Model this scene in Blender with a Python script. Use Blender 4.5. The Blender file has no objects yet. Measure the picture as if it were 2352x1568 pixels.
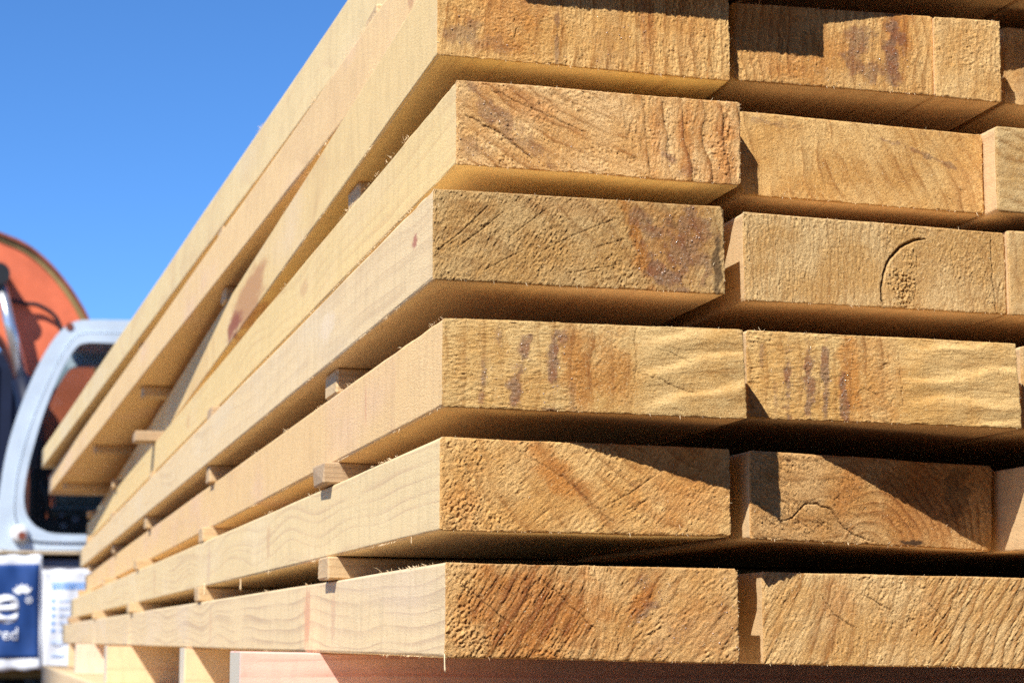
import bpy, bmesh, math, random
import numpy as np
from mathutils import Vector, Matrix

# ------------------------------------------------------------------ camera, sky, sun, exposure
scene = bpy.context.scene
col = scene.collection
ZB = 1.05                                   # height of the lowest plank row above the ground
FPX, CX, CY = 4700.0, 1176.0, 784.0         # focal length and centre in photo units (2352 x 1568)
PITCH, YAW = math.radians(8.2802), math.radians(14.5304)
CAM = np.array([-0.21755, -0.96728, ZB + 0.00825])
FW = np.array([math.sin(YAW) * math.cos(PITCH), math.cos(YAW) * math.cos(PITCH), math.sin(PITCH)])
RT = np.array([math.cos(YAW), -math.sin(YAW), 0.0])
UP = np.cross(RT, FW)
cam_data = bpy.data.cameras.new('camera')
cam_data.sensor_width = 36.0
cam_data.lens = 36.0 * FPX / 2352.0
cam_data.clip_start = 0.02
cam_data.clip_end = 20000.0
cam_data.dof.use_dof = True
cam_data.dof.focus_distance = 1.07
cam_data.dof.aperture_fstop = 24.0
cam = bpy.data.objects.new('camera', cam_data)
col.objects.link(cam)
cam.matrix_world = Matrix(((RT[0], UP[0], -FW[0], CAM[0]), (RT[1], UP[1], -FW[1], CAM[1]),
                           (RT[2], UP[2], -FW[2], CAM[2]), (0, 0, 0, 1)))
scene.camera = cam

SUN = Vector((-0.87, -1.0, 1.32)).normalized()      # towards the sun
world = bpy.data.worlds.new('World')
scene.world = world
world.use_nodes = True
wn = world.node_tree
bg = wn.nodes['Background']
sky = wn.nodes.new('ShaderNodeTexSky')
sky.sky_type = 'NISHITA'
sky.sun_disc = False
sky.sun_elevation = math.asin(SUN.z)
sky.sun_rotation = math.atan2(SUN.x, SUN.y)
sky.altitude = 3000
sky.air_density = 1.0
sky.dust_density = 0.0
sky.ozone_density = 9.0
hs = wn.nodes.new('ShaderNodeHueSaturation')
hs.inputs['Saturation'].default_value = 1.08
wn.links.new(sky.outputs[0], hs.inputs['Color'])
wn.links.new(hs.outputs[0], bg.inputs[0])
bg.inputs[1].default_value = 0.14
sun_data = bpy.data.lights.new('sun', 'SUN')
sun_data.energy = 5.0
sun_data.angle = math.radians(0.53)
sun_data.color = (1.0, 0.95, 0.87)
sun = bpy.data.objects.new('sun', sun_data)
col.objects.link(sun)
sun.rotation_euler = SUN.to_track_quat('Z', 'Y').to_euler()
sun.location = (-6, -7, 10)
vs = scene.view_settings
vs.view_transform = 'Standard'
vs.look = 'None'
vs.gamma = 1.0
vs.exposure = 0.46
vs.use_curve_mapping = False
scene.render.engine = 'CYCLES'
cy = scene.cycles
cy.max_bounces = 10
cy.diffuse_bounces = 6
cy.transmission_bounces = 8
cy.transparent_max_bounces = 12
cy.use_denoising = False
cy.use_adaptive_sampling = False
cy.sample_clamp_indirect = 3.0
cy.use_guiding = True
try:
    cy.denoiser = 'OPENIMAGEDENOISE'
    cy.denoising_input_passes = 'RGB_ALBEDO_NORMAL'
    cy.denoising_prefilter = 'ACCURATE'
except Exception:
    pass


# ------------------------------------------------------------------ helpers
def ray(px, py):
    return FW + RT * (px - CX) / FPX - UP * (py - CY) / FPX


def at(px, py, y):
    """point of the photo at world depth y"""
    d = ray(px, py)
    return CAM + d * ((y - CAM[1]) / d[1])


def tag(o, label=None, cat=None, group=None, kind=None):
    if label: o['label'] = label
    if cat: o['category'] = cat
    if group: o['group'] = group
    if kind: o['kind'] = kind
    return o


def link(name, me, mats=(), parent=None, loc=None):
    o = bpy.data.objects.new(name, me)
    col.objects.link(o)
    if me is not None:
        for m in mats:
            if m.name not in [k.name for k in me.materials if k]:
                me.materials.append(m)
    if parent is not None:
        o.parent = parent
    if loc is not None:
        o.location = loc
    return o


def mesh_np(name, V, quads, tris=None, matidx=None, smooth=True):
    """fast mesh from numpy arrays; quads (n,4), tris (m,3)"""
    me = bpy.data.meshes.new(name)
    nq = len(quads); nt = 0 if tris is None else len(tris)
    me.vertices.add(len(V))
    me.vertices.foreach_set('co', np.ascontiguousarray(V, dtype=np.float32).ravel())
    loops = np.asarray(quads, dtype=np.int32).ravel()
    if nt: loops = np.concatenate([loops, np.asarray(tris, dtype=np.int32).ravel()])
    me.loops.add(len(loops))
    me.loops.foreach_set('vertex_index', loops)
    me.polygons.add(nq + nt)
    starts = np.concatenate([np.arange(nq) * 4, nq * 4 + np.arange(nt) * 3]).astype(np.int32)
    me.polygons.foreach_set('loop_start', starts)
    if matidx is not None:
        me.polygons.foreach_set('material_index', np.asarray(matidx, dtype=np.int32))
    me.polygons.foreach_set('use_smooth', np.full(nq + nt, smooth))
    me.update(calc_edges=True)
    return me


def bm_mesh(name, bm, smooth=False):
    me = bpy.data.meshes.new(name)
    bmesh.ops.recalc_face_normals(bm, faces=bm.faces)
    bm.to_mesh(me); bm.free()
    if smooth:
        for p in me.polygons: p.use_smooth = True
    return me


def box(bm, lo, hi, bevel=0.0, seg=2):
    g = bmesh.ops.create_cube(bm, size=1.0)
    c = [(lo[i] + hi[i]) / 2 for i in range(3)]; s = [hi[i] - lo[i] for i in range(3)]
    for v in g['verts']:
        v.co = Vector((c[0] + v.co.x * s[0], c[1] + v.co.y * s[1], c[2] + v.co.z * s[2]))
    if bevel:
        es = list({e for v in g['verts'] for e in v.link_edges})
        bmesh.ops.bevel(bm, geom=es, offset=bevel, segments=seg, affect='EDGES', profile=0.5)


def tube(bm, pts, r, n=12, caps=True):
    pts = [Vector(p) for p in pts]
    rings = []
    for i, p in enumerate(pts):
        t = (pts[min(i + 1, len(pts) - 1)] - pts[max(i - 1, 0)]).normalized()
        a = t.orthogonal().normalized() if i == 0 else (rings[-1][1] - t * rings[-1][1].dot(t)).normalized()
        b = t.cross(a)
        rr = r[i] if isinstance(r, (list, tuple)) else r
        rings.append(([bm.verts.new(p + (a * math.cos(2 * math.pi * k / n) + b * math.sin(2 * math.pi * k / n)) * rr) for k in range(n)], a))
    for (A, _), (B, _) in zip(rings, rings[1:]):
        for k in range(n):
            bm.faces.new((A[k], A[(k + 1) % n], B[(k + 1) % n], B[k]))
    if caps:
        bm.faces.new(rings[0][0][::-1]); bm.faces.new(rings[-1][0])


# numpy value noise ---------------------------------------------------------
def _hash(ix, iy, seed):
    h = (ix.astype(np.int64) * 374761393 + iy.astype(np.int64) * 668265263 + seed * 974634787) & 0xFFFFFFFF
    h = ((h ^ (h >> 13)) * 1274126177) & 0xFFFFFFFF
    h = ((h ^ (h >> 16)) * 2246822519) & 0xFFFFFFFF
    return ((h ^ (h >> 15)) & 0xFFFFFF) / float(0xFFFFFF) * 2 - 1


def vn(x, y, seed=0):
    x = np.asarray(x, dtype=np.float64); y = np.asarray(y, dtype=np.float64)
    x, y = np.broadcast_arrays(x, y)
    ix = np.floor(x); iy = np.floor(y)
    fx = x - ix; fy = y - iy
    fx = fx * fx * fx * (fx * (fx * 6 - 15) + 10); fy = fy * fy * fy * (fy * (fy * 6 - 15) + 10)
    a = _hash(ix, iy, seed); b = _hash(ix + 1, iy, seed); c = _hash(ix, iy + 1, seed); d = _hash(ix + 1, iy + 1, seed)
    return (a * (1 - fx) + b * fx) * (1 - fy) + (c * (1 - fx) + d * fx) * fy


def fbm(x, y, seed=0, octv=4, gain=0.55):
    s = 0.0; a = 1.0; n = 0.0
    for k in range(octv):
        s = s + a * vn(x * 2 ** k + 13.7 * k, y * 2 ** k - 7.1 * k, seed + 31 * k)
        n += a; a *= gain
    return s / n * 1.5


def sst(e0, e1, x):
    t = np.clip((x - e0) / (e1 - e0), 0, 1)
    return t * t * (3 - 2 * t)


# ------------------------------------------------------------------ node materials
class NT:
    def __init__(self, name):
        self.mat = bpy.data.materials.new(name)
        self.mat.use_nodes = True
        self.t = self.mat.node_tree
        self.b = self.t.nodes['Principled BSDF']
        self.b.inputs['Specular IOR Level'].default_value = 0.3

    def n(self, typ, **kw):
        nd = self.t.nodes.new(typ)
        for k, v in kw.items(): setattr(nd, k, v)
        return nd

    def put(self, sock, v):
        if isinstance(v, bpy.types.NodeSocket): self.t.links.new(v, sock)
        elif isinstance(v, (tuple, list)) and len(v) == 3 and sock.type == 'RGBA': sock.default_value = (*v, 1)
        else: sock.default_value = v

    def m(self, op, a, b=0.0, c=None, clamp=False):
        nd = self.n('ShaderNodeMath', operation=op); nd.use_clamp = clamp
        self.put(nd.inputs[0], a); self.put(nd.inputs[1], b)
        if c is not None: self.put(nd.inputs[2], c)
        return nd.outputs[0]

    def ramp(self, x, lo, hi):          # smooth 0..1 between lo and hi
        nd = self.n('ShaderNodeMapRange', interpolation_type='SMOOTHSTEP')
        self.put(nd.inputs[0], x); nd.inputs[1].default_value = lo; nd.inputs[2].default_value = hi
        return nd.outputs[0]

    def mix(self, f, a, b):
        nd = self.n('ShaderNodeMix', data_type='RGBA', clamp_factor=True)
        self.put(nd.inputs[0], f); self.put(nd.inputs[6], a); self.put(nd.inputs[7], b)
        return nd.outputs[2]

    def mul(self, a, b):
        nd = self.n('ShaderNodeMix', data_type='RGBA', blend_type='MULTIPLY'); nd.inputs[0].default_value = 1
        self.put(nd.inputs[6], a); self.put(nd.inputs[7], b)
        return nd.outputs[2]

    def noise(self, vec, scale, detail=3, rough=0.55, dist=0.0):
        nd = self.n('ShaderNodeTexNoise')
        self.put(nd.inputs['Vector'], vec)
        nd.inputs['Scale'].default_value = scale; nd.inputs['Detail'].default_value = detail
        nd.inputs['Roughness'].default_value = rough; nd.inputs['Distortion'].default_value = dist
        return nd.outputs[0]

    def xyz(self, x, y, z):
        nd = self.n('ShaderNodeCombineXYZ')
        self.put(nd.inputs[0], x); self.put(nd.inputs[1], y); self.put(nd.inputs[2], z)
        return nd.outputs[0]

    def coords(self):                   # object coordinates in millimetres
        tc = self.n('ShaderNodeTexCoord')
        vm = self.n('ShaderNodeVectorMath', operation='SCALE')
        self.t.links.new(tc.outputs['Object'], vm.inputs[0]); vm.inputs['Scale'].default_value = 1000
        sp = self.n('ShaderNodeSeparateXYZ'); self.t.links.new(vm.outputs[0], sp.inputs[0])
        return vm.outputs[0], sp.outputs[0], sp.outputs[1], sp.outputs[2]

    def bump(self, h, dist, strength=1.0, prev=None):
        nd = self.n('ShaderNodeBump'); nd.inputs['Distance'].default_value = dist; nd.inputs['Strength'].default_value = strength
        self.put(nd.inputs['Height'], h)
        if prev is not None: self.put(nd.inputs['Normal'], prev)
        return nd.outputs[0]

    def out(self, color=None, rough=0.8, normal=None, metal=0.0):
        if color is not None: self.put(self.b.inputs['Base Color'], color)
        self.put(self.b.inputs['Roughness'], rough)
        self.b.inputs['Metallic'].default_value = metal
        if normal is not None: self.put(self.b.inputs['Normal'], normal)
        return self.mat


def plain(name, color, rough=0.5, metal=0.0, var=0.12, scale=6.0, bump=0.0):
    k = NT(name)
    tc = k.n('ShaderNodeTexCoord').outputs['Object']
    n1 = k.noise(tc, scale, 5, 0.6)
    c = k.mix(k.ramp(n1, 0.3, 0.7), tuple(x * (1 - var) for x in color), tuple(min(1, x * (1 + var)) for x in color))
    nrm = k.bump(k.noise(tc, scale * 8, 4), bump) if bump else None
    return k.out(c, rough, nrm, metal)


def wood_side(name, tint, late, pith=(40, 90), sp=9.0, line=0.5, warp=14.0, stains=(), axis='Y', fuzz=1.0, off=0.0, saw=0.5, patch=(0.0, (1, 1, 1))):
    """long-grain faces of sawn timber: rings cut lengthwise, saw lines, raised fuzz"""
    if axis == 'Y': tint = (tint[0] * .96, tint[1] * .932, tint[2] * .85)
    k = NT(name)
    P, x, y, z = k.coords()
    if axis == 'X': x, y = y, x
    y2 = k.m('ADD', y, off)
    w = k.noise(k.xyz(k.m('MULTIPLY', x, .006), k.m('MULTIPLY', y2, .0040), k.m('MULTIPLY', z, .010)), 1.0, 1, 0.4)
    w2 = k.noise(k.xyz(k.m('MULTIPLY', x, .05), k.m('MULTIPLY', y2, .03), k.m('MULTIPLY', z, .05)), 1.0, 2, 0.5)
    dx = k.m('SUBTRACT', x, pith[0]); dz = k.m('SUBTRACT', z, pith[1])
    r = k.m('SQRT', k.m('ADD', k.m('MULTIPLY', dx, dx), k.m('MULTIPLY', dz, dz)))
    r = k.m('ADD', r, k.m('MULTIPLY', k.m('SUBTRACT', w, .5), warp * 2))
    r = k.m('ADD', r, k.m('MULTIPLY', k.m('SUBTRACT', w2, .5), warp * .05))
    r = k.m('ADD', r, k.m('MULTIPLY', k.noise(k.xyz(k.m('MULTIPLY', r, .09), k.m('MULTIPLY', y2, .0008), off), 1.0, 1), sp * 2.4))
    ph = k.m('FRACT', k.m('DIVIDE', r, sp))
    ln = k.m('MULTIPLY', k.m('POWER', ph, 4.0), k.m('SUBTRACT', 1.0, k.ramp(ph, .90, 1.0)))
    ln = k.m('MULTIPLY', ln, 1.35, clamp=True)
    br = k.noise(k.xyz(k.m('MULTIPLY', x, .03), k.m('MULTIPLY', y2, .008), k.m('MULTIPLY', z, .03)), 1.0, 3)
    c = k.mix(k.m('MULTIPLY', k.m('MULTIPLY', ln, line), k.ramp(br, .25, .6)), tint, late)
    big = k.noise(k.xyz(k.m('MULTIPLY', x, .008), k.m('MULTIPLY', y2, .0035), k.m('MULTIPLY', z, .012)), 1.0, 2)
    c = k.mix(k.m('MULTIPLY', k.ramp(big, .5, .72), patch[0]), c, patch[1])
    # fine streaks along the grain, and across it the marks of the saw
    st = k.noise(k.xyz(k.m('MULTIPLY', x, .9), k.m('MULTIPLY', y2, .035), k.m('MULTIPLY', z, .9)), 1.0, 3, .6)
    c = k.mix(k.m('MULTIPLY', k.ramp(st, .45, .75), .32), c, tuple(t * .72 for t in tint))
    yy = k.m('ADD', y2, k.m('MULTIPLY', z, .22))
    sn = k.noise(k.xyz(k.m('MULTIPLY', x, .012), k.m('MULTIPLY', yy, .55), k.m('MULTIPLY', z, .02)), 1.0, 2, .6)
    c = k.mix(k.m('MULTIPLY', k.ramp(sn, .62, .72), .28 * saw), c, tuple(t * .5 for t in late))
    ch = k.noise(k.xyz(k.m('MULTIPLY', x, .02), k.m('MULTIPLY', k.m('ADD', y2, k.m('MULTIPLY', x, .55)), .11), k.m('MULTIPLY', z, .03)), 1.0, 2, .5)
    c = k.mix(k.m('MULTIPLY', k.ramp(ch, .46, .62), .20), c, tuple(t * .62 for t in tint))
    # tiny torn flecks, paler and darker
    fl = k.noise(k.xyz(k.m('MULTIPLY', x, 1.1), k.m('MULTIPLY', y2, .45), k.m('MULTIPLY', z, 1.1)), 1.0, 2, .7)
    patchy = k.ramp(k.noise(P, .02, 2), .42, .62)
    c = k.mix(k.m('MULTIPLY', k.m('MULTIPLY', k.ramp(fl, .57, .68), patchy), .75 * fuzz), c, tuple(min(.95, t * 1.2 + .03) for t in tint))
    c = k.mix(k.m('MULTIPLY', k.m('SUBTRACT', 1.0, k.ramp(fl, .27, .36)), .35), c, tuple(t * .45 for t in late))
    for (sy, sz, ry, rz, sc, ss) in stains:       # knots and stains: (along, up, half sizes, colour, strength)
        ey = k.m('DIVIDE', k.m('SUBTRACT', y, sy), ry); ez = k.m('DIVIDE', k.m('SUBTRACT', z, sz), rz)
        d = k.m('SQRT', k.m('ADD', k.m('MULTIPLY', ey, ey), k.m('MULTIPLY', ez, ez)))
        d = k.m('ADD', d, k.m('MULTIPLY', k.m('SUBTRACT', k.noise(k.xyz(k.m('MULTIPLY', x, .1), k.m('MULTIPLY', y, 2.2 / ry), k.m('MULTIPLY', z, 2.2 / rz)), 1.0, 3), .5), 1.3))
        c = k.mix(k.m('MULTIPLY', k.m('SUBTRACT', 1.0, k.ramp(d, .45, 1.0)), ss), c, sc)
    h = k.m('ADD', k.m('MULTIPLY', fl, .6), k.m('MULTIPLY', sn, .3))
    h = k.m('ADD', h, k.m('MULTIPLY', st, .08))
    h = k.m('ADD', h, k.m('MULTIPLY', k.noise(P, 1.3, 2, .6), .35))
    nr = k.bump(h, 0.0008, .6 * fuzz)
    return k.out(c, .78, nr)


def wood_end():
    """end grain: masks on the vertices give rings, heart stain, resin and checks"""
    k = NT('wood_end_grain')
    P, x, y, z = k.coords()
    at_ = k.n('ShaderNodeAttribute', attribute_name='grain')
    sp = k.n('ShaderNodeSeparateColor'); k.t.links.new(at_.outputs['Color'], sp.inputs[0])
    tone, heart, resin = sp.outputs[0], sp.outputs[1], sp.outputs[2]
    grey_crack_shade = at_.outputs['Alpha']  # grey patches, plus shade painted into the cracks
    info = k.n('ShaderNodeObjectInfo')
    n1 = k.noise(P, .035, 3, .55)
    n2 = k.noise(P, 1.3, 3, .7)
    n3 = k.noise(P, 2.6, 2, .6)
    light = k.mix(k.ramp(n1, .36, .64), (.86, .575, .265), (.72, .415, .145))
    dark = k.mix(k.ramp(n1, .36, .64), (.38, .185, .052), (.40, .17, .04))
    c = k.mix(tone, light, dark)
    c = k.mix(k.m('MULTIPLY', heart, .95), c, k.mix(tone, (.60, .235, .042), (.27, .075, .014)))
    c = k.mix(k.m('MULTIPLY', k.ramp(n2, .55, .66), .6), c, (.86, .64, .36))
    c = k.mix(k.m('MULTIPLY', k.m('SUBTRACT', 1.0, k.ramp(n2, .34, .45)), .62), c, (.26, .12, .036))
    c = k.mix(k.m('MULTIPLY', k.m('SUBTRACT', 1.0, k.ramp(n3, .33, .43)), .5), c, (.20, .09, .028))
    c = k.mul(c, info.outputs['Color'])
    rz = k.m('MULTIPLY', resin, k.ramp(k.m('ADD', k.m('ADD', k.m('MULTIPLY', n3, .5), k.m('MULTIPLY', n2, .5)), k.m('MULTIPLY', resin, .22)), .52, .66), clamp=True)
    rc = k.mix(k.ramp(k.noise(P, .12, 2), .42, .6), (.22, .115, .065), (.21, .065, .028))
    rc = k.mix(k.m('MULTIPLY', k.ramp(k.noise(P, 1.1, 2), .62, .67), .7), rc, (.66, .54, .44))
    c = k.mix(k.m('MULTIPLY', rz, .8), c, rc)
    c = k.mix(grey_crack_shade, c, (.06, .032, .016))
    rough = k.m('SUBTRACT', .82, k.m('MULTIPLY', rz, .34))
    h = k.m('ADD', k.m('MULTIPLY', n2, .6), k.m('MULTIPLY', n3, .45))
    nr = k.bump(h, 0.0011, .8)
    return k.out(c, rough, nr)


M_END = wood_end()
CREAM, LATE = (.80, .615, .375), (.47, .29, .17)
side_mats = {
    0: wood_side('sawn_side_bottom_row', (.82, .645, .40), (.42, .27, .18), pith=(14, -22), sp=7.5, line=.62, warp=15, off=130, saw=.9,
                 stains=((420, 22, 16, 26, (.62, .33, .19), .75), (318, 24, 10, 22, (.60, .38, .24), .5), (1000, 20, 15, 24, (.62, .38, .22), .35)), patch=(.5, (.76, .60, .42))),
    1: wood_side('sawn_side_second_row', (.84, .66, .38), (.50, .31, .19), pith=(16, 70), sp=8, line=.55, warp=17, off=700, saw=.55,
                 stains=((1050, 20, 15, 30, (.60, .42, .28), .5), (620, 24, 14, 18, (.62, .40, .22), .55), (1700, 22, 18, 24, (.58, .36, .20), .5)), patch=(.5, (.86, .69, .42))),
    2: wood_side('sawn_side_third_row', (.86, .60, .31), (.62, .38, .22), pith=(400, 20), sp=14, line=.3, warp=9, off=1500, fuzz=1.5, saw=.35,
                 patch=(.6, (.80, .53, .34)), stains=((215, 26, 4, 16, (.60, .30, .17), .5),)),
    3: wood_side('sawn_side_fourth_row', (.86, .665, .40), (.54, .37, .21), pith=(30, -30), sp=14, line=.5, warp=20, off=2400, saw=.4,
                 patch=(.6, (.80, .64, .41)), stains=((45, 27, 8, 5, (.42, .13, .09), .8), (330, 26, 40, 12, (.84, .68, .48), .5))),
    4: wood_side('sawn_side_fifth_row', (.85, .645, .32), (.60, .38, .17), pith=(22, 74), sp=9, line=.5, warp=17, off=3100, saw=.35,
                 patch=(.5, (.80, .60, .32)), stains=((520, 24, 26, 9, (.60, .36, .17), .5), (1450, 20, 20, 12, (.55, .30, .14), .5))),
    5: wood_side('sawn_side_sixth_row', (.85, .635, .32), (.55, .33, .15), pith=(300, 20), sp=12, line=.5, warp=8, off=3900, saw=.5,
                 stains=((880, 18, 190, 30, (.50, .25, .11), .85), (1010, 12, 90, 14, (.30, .09, .05), .9)), patch=(.5, (.82, .63, .42))),
    6: wood_side('sawn_side_seventh_row', (.86, .62, .335), (.60, .38, .2), pith=(200, 20), sp=12, line=.4, warp=9, off=4700,
                 fuzz=1.3, patch=(.7, (.80, .55, .36)), stains=((200, 24, 10, 14, (.5, .26, .13), .6),)),
    7: wood_side('sawn_side_top_row', (.82, .655, .37), (.56, .36, .2), pith=(70, 25), sp=10, line=.4, warp=12, off=5600, patch=(.6, (.78, .64, .40))),
}
M_SIDE2 = wood_side('sawn_side_inner_plank', (.78, .57, .34), (.55, .33, .16), pith=(140, -60), sp=11, line=.5, warp=9, off=6300)
M_SIDE3 = wood_side('sawn_side_spare_plank', (.76, .54, .31), (.50, .30, .15), pith=(-60, 80), sp=9, line=.5, warp=9, off=8100)
M_SPLINT = plain('splinter_wood', (.80, .62, .38), .8)


# ------------------------------------------------------------------ end grain fields
def Zn(lim=999, sl=0.0, ang=90, La=5.0, Lb=0.9, fa=.22, ca=.26, pith=(75, -400), sp=8.0, rh=.12, rt=.5, bt=0.0):
    return dict(bt=bt, lim=lim, sl=sl, ang=ang, La=La, Lb=Lb, fa=fa, ca=ca, pith=pith, sp=sp, rh=rh, rt=rt)


def polydist(u, v, pts):
    """distance to a polyline and position along it 0..1"""
    best = np.full(u.shape, 1e9); pos = np.zeros(u.shape)
    n = len(pts) - 1
    for i in range(n):
        (x0, y0), (x1, y1) = pts[i], pts[i + 1]
        dx, dy = x1 - x0, y1 - y0
        t = np.clip(((u - x0) * dx + (v - y0) * dy) / (dx * dx + dy * dy), 0, 1)
        d = np.hypot(u - x0 - t * dx, v - y0 - t * dy)
        m = d < best
        best = np.where(m, d, best); pos = np.where(m, (i + t) / n, pos)
    return best, pos


def end_field(st, u, v, seed):
    """relief (mm, outwards) and masks of one sawn end; u, v in mm from its lower left corner"""
    S = seed * 1000
    ww = fbm(u / 22, v / 22, S + 1, 3)
    h = np.zeros(u.shape); tone = np.zeros(u.shape)
    rest = np.ones(u.shape)
    prev = None
    for i, z in enumerate(st['zones']):
        edge = z['lim'] + z['sl'] * (v - 22) + ww * 3 + fbm(u / 5, v / 5, S + 9, 2) * .8
        wgt = rest * (1 - sst(-1.2, 1.2, u - edge)) if i < len(st['zones']) - 1 else rest
        rest = rest - wgt
        a = math.radians(z['ang'])
        ca_, sa_ = math.cos(a), math.sin(a)
        uu = u + ww * 1.5; vv = v + ww * 1.5
        al = uu * ca_ + vv * sa_; ac = -uu * sa_ + vv * ca_
        fib = fbm(al / (z['La'] * .6), ac / (z['Lb'] * .68), S + 20 + i, 2, .8)
        fib2 = fbm(al / (z['La'] * 2.2), ac / (z['Lb'] * 2.4), S + 50 + i, 3, .6)
        cr = fbm(u / 1.15, v / 1.15, S + 80 + i, 2, .9)
        crr = 1 - np.abs(fbm(u / 2.0, v / 2.0, S + 95 + i, 3, .7)) * 1.6
        r = np.hypot(u - z['pith'][0], v - z['pith'][1]) + ww * 2.2
        ph = r / z['sp']
        ph = ph - np.floor(ph)
        late = (.7 * sst(.3, .9, ph) + .45 * sst(.76, .88, ph)) * (1 - sst(.93, 1.0, ph))
        vary = sst(-.5, .6, fbm(u / 18, v / 18, S + 110 + i, 2))
        rough = .55 + .75 * sst(-.4, .5, fbm(u / 11, v / 11, S + 130 + i, 3))
        early = 1 - late
        hz = .85 * z['fa'] * (fib * 1.0 + fib2 * .25) * (.6 + .6 * rough) + .85 * z['ca'] * (cr * .85 + (crr - .4) * .3) * rough * (.45 + .75 * early)
        hz = hz + .65 * z['rh'] * (late - .4) * (.5 + vary)
        tz = z['bt'] + z['rt'] * late * (.45 + .8 * vary) + .20 * sst(.0, .8, -fib2) + .26 * sst(.1, .8, -fib) + .22 * sst(.2, .9, -cr) + .08 * sst(0, .7, fbm(u / 30, v / 20, S + 150, 2))  # fibre hollows and pits darkened too, shade put into the tone
        h = h + hz * wgt; tone = tone + tz * wgt
    heart = np.zeros(u.shape)
    for (pu, pv, ru, rv, rot, s) in st.get('heart', ()):
        a = math.radians(rot)
        du = ((u - pu) * math.cos(a) + (v - pv) * math.sin(a)) / ru; dv = (-(u - pu) * math.sin(a) + (v - pv) * math.cos(a)) / rv
        d = np.hypot(du, dv) + fbm(u / 7, v / 7, S + 200, 3) * .35
        heart = np.maximum(heart, s * (1 - sst(.3, 1.1, d)))
    resin = np.zeros(u.shape)
    for (pu, pv, ru, rv, rot, s) in st.get('resin', ()):
        a = math.radians(rot)
        du = ((u - pu) * math.cos(a) + (v - pv) * math.sin(a)) / ru; dv = (-(u - pu) * math.sin(a) + (v - pv) * math.cos(a)) / rv
        d = np.hypot(du, dv) + fbm(u / 4.5, v / 6, S + 300, 3) * .55
        resin = np.maximum(resin, s * (1 - sst(.35, 1.05, d)))
    bead = sst(.35, .8, fbm(u / 1.5, v / 1.5, S + 330, 2)) * resin
    h = h * (1 - .25 * resin) + bead * .35
    grey_crack_shade = .0 * u
    for (pu, pv, ru, rv, s) in st.get('grey', ()):
        d = np.hypot((u - pu) / ru, (v - pv) / rv) + fbm(u / 5, v / 5, S + 400, 3) * .4
        grey_crack_shade = np.maximum(grey_crack_shade, s * (1 - sst(.5, 1.0, d)))
    for (wd, dp, pts) in st.get('cracks', ()):
        wob = fbm(u / 4, v / 4, S + 450, 3) * .55
        d, pos = polydist(u + wob, v + wob, pts)
        taper = np.clip(np.minimum(pos, 1 - pos) * 6, 0, 1) ** .6
        m = 1 - sst(wd * .25, wd * .9, d / np.maximum(taper, .05))
        h = h - dp * m
        grey_crack_shade = np.maximum(grey_crack_shade, .55 * m * min(1, dp))  # groove shade painted into the colour mask
    for (pu, pv, ru, rv, amp) in st.get('tuft', ()):     # torn fibre clumps
        d = np.hypot((u - pu) / ru, (v - pv) / rv) + fbm(u / 4, v / 4, S + 500, 2) * .3
        m = 1 - sst(.4, 1.0, d)
        h = h + amp * m * (fbm(u / .95, v / .95, S + 520, 2, .9) + .15)
        tone = tone * (1 - .6 * m)
    for (pu, pv, ru, rv, amp, lam, an) in st.get('waves', ()):   # broad ripples torn by the saw
        m = 1 - sst(.6, 1.0, np.hypot((u - pu) / ru, (v - pv) / rv))
        a = math.radians(an)
        ph = ((-u * math.sin(a) + v * math.cos(a)) + ww * 2.2 + fbm(u / 34, v / 14, S + 540, 2) * 3.5) / lam
        sw = ph - np.floor(ph)
        h = h + amp * .8 * m * (np.where(sw < .66, sst(0, .66, sw), 1 - sst(.66, 1, sw)))
        tone = tone * (1 - .45 * m * sst(.5, .95, sw))
    h = h + fbm(u / 25, v / 25, S + 600, 2) * .12
    return h, np.clip(tone, 0, 1), np.clip(heart, 0, 1), np.clip(resin, 0, 1), np.clip(grey_crack_shade, 0, 1)


STY = {}
STY['r1c1'] = dict(zones=[Zn(30, .1, 88, 6, .9, .22, .3, (500, 10), 6, .18, .55), Zn(62, .1, 4, 2.2, .8, .24, .26, (500, 10), 9, .15, .3), Zn(999, 0, 88, 7, .8, .24, .32, (600, 10), 8, .15, .55)],
                   resin=[(12, 14, 12, 10, 20, .75), (28, 8, 14, 7, 0, .6), (63, 20, 1.6, 26, -2, .8), (92, 14, 12, 30, -8, .42), (110, 26, 2, 20, 4, .6), (50, 30, 8, 8, 0, .35)],
                   heart=[(112, 24, 6, 30, 0, .7), (35, 28, 28, 28, 0, .65), (135, 24, 18, 24, 0, .3)], cracks=[(.5, .8, [(40, 12), (41, 18)])])
STY['r1c2'] = dict(zones=[Zn(32, 0, 89, 8, .8, .24, .28, (500, 10), 5, .18, .5), Zn(42, 0, 2, 2.4, .8, .24, .25, (500, 10), 7, .15, .3), Zn(999, 0, 89, 8, .7, .2, .28, (500, 10), 6, .12, .45)],
                   resin=[(72, 24, 11, 28, -8, .85), (93, 24, 7, 28, 0, 1.0), (84, 12, 16, 10, 0, .8), (50, 8, 10, 6, 0, .4), (20, 30, 6, 10, 0, .35)], heart=[(95, 30, 12, 20, 0, .8), (36, 22, 36, 26, 0, .5)])
STY['r1c3'] = dict(zones=[Zn(999, 0, 92, 5, .9, .22, .34, (300, 0), 9, .1, .25)], heart=[])
STY['r1c4'] = dict(zones=[Zn(999, 0, 88, 5, .9, .2, .34, (-300, 0), 8, .1, .35)], resin=[(14, 20, 10, 26, 0, .5)])
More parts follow.
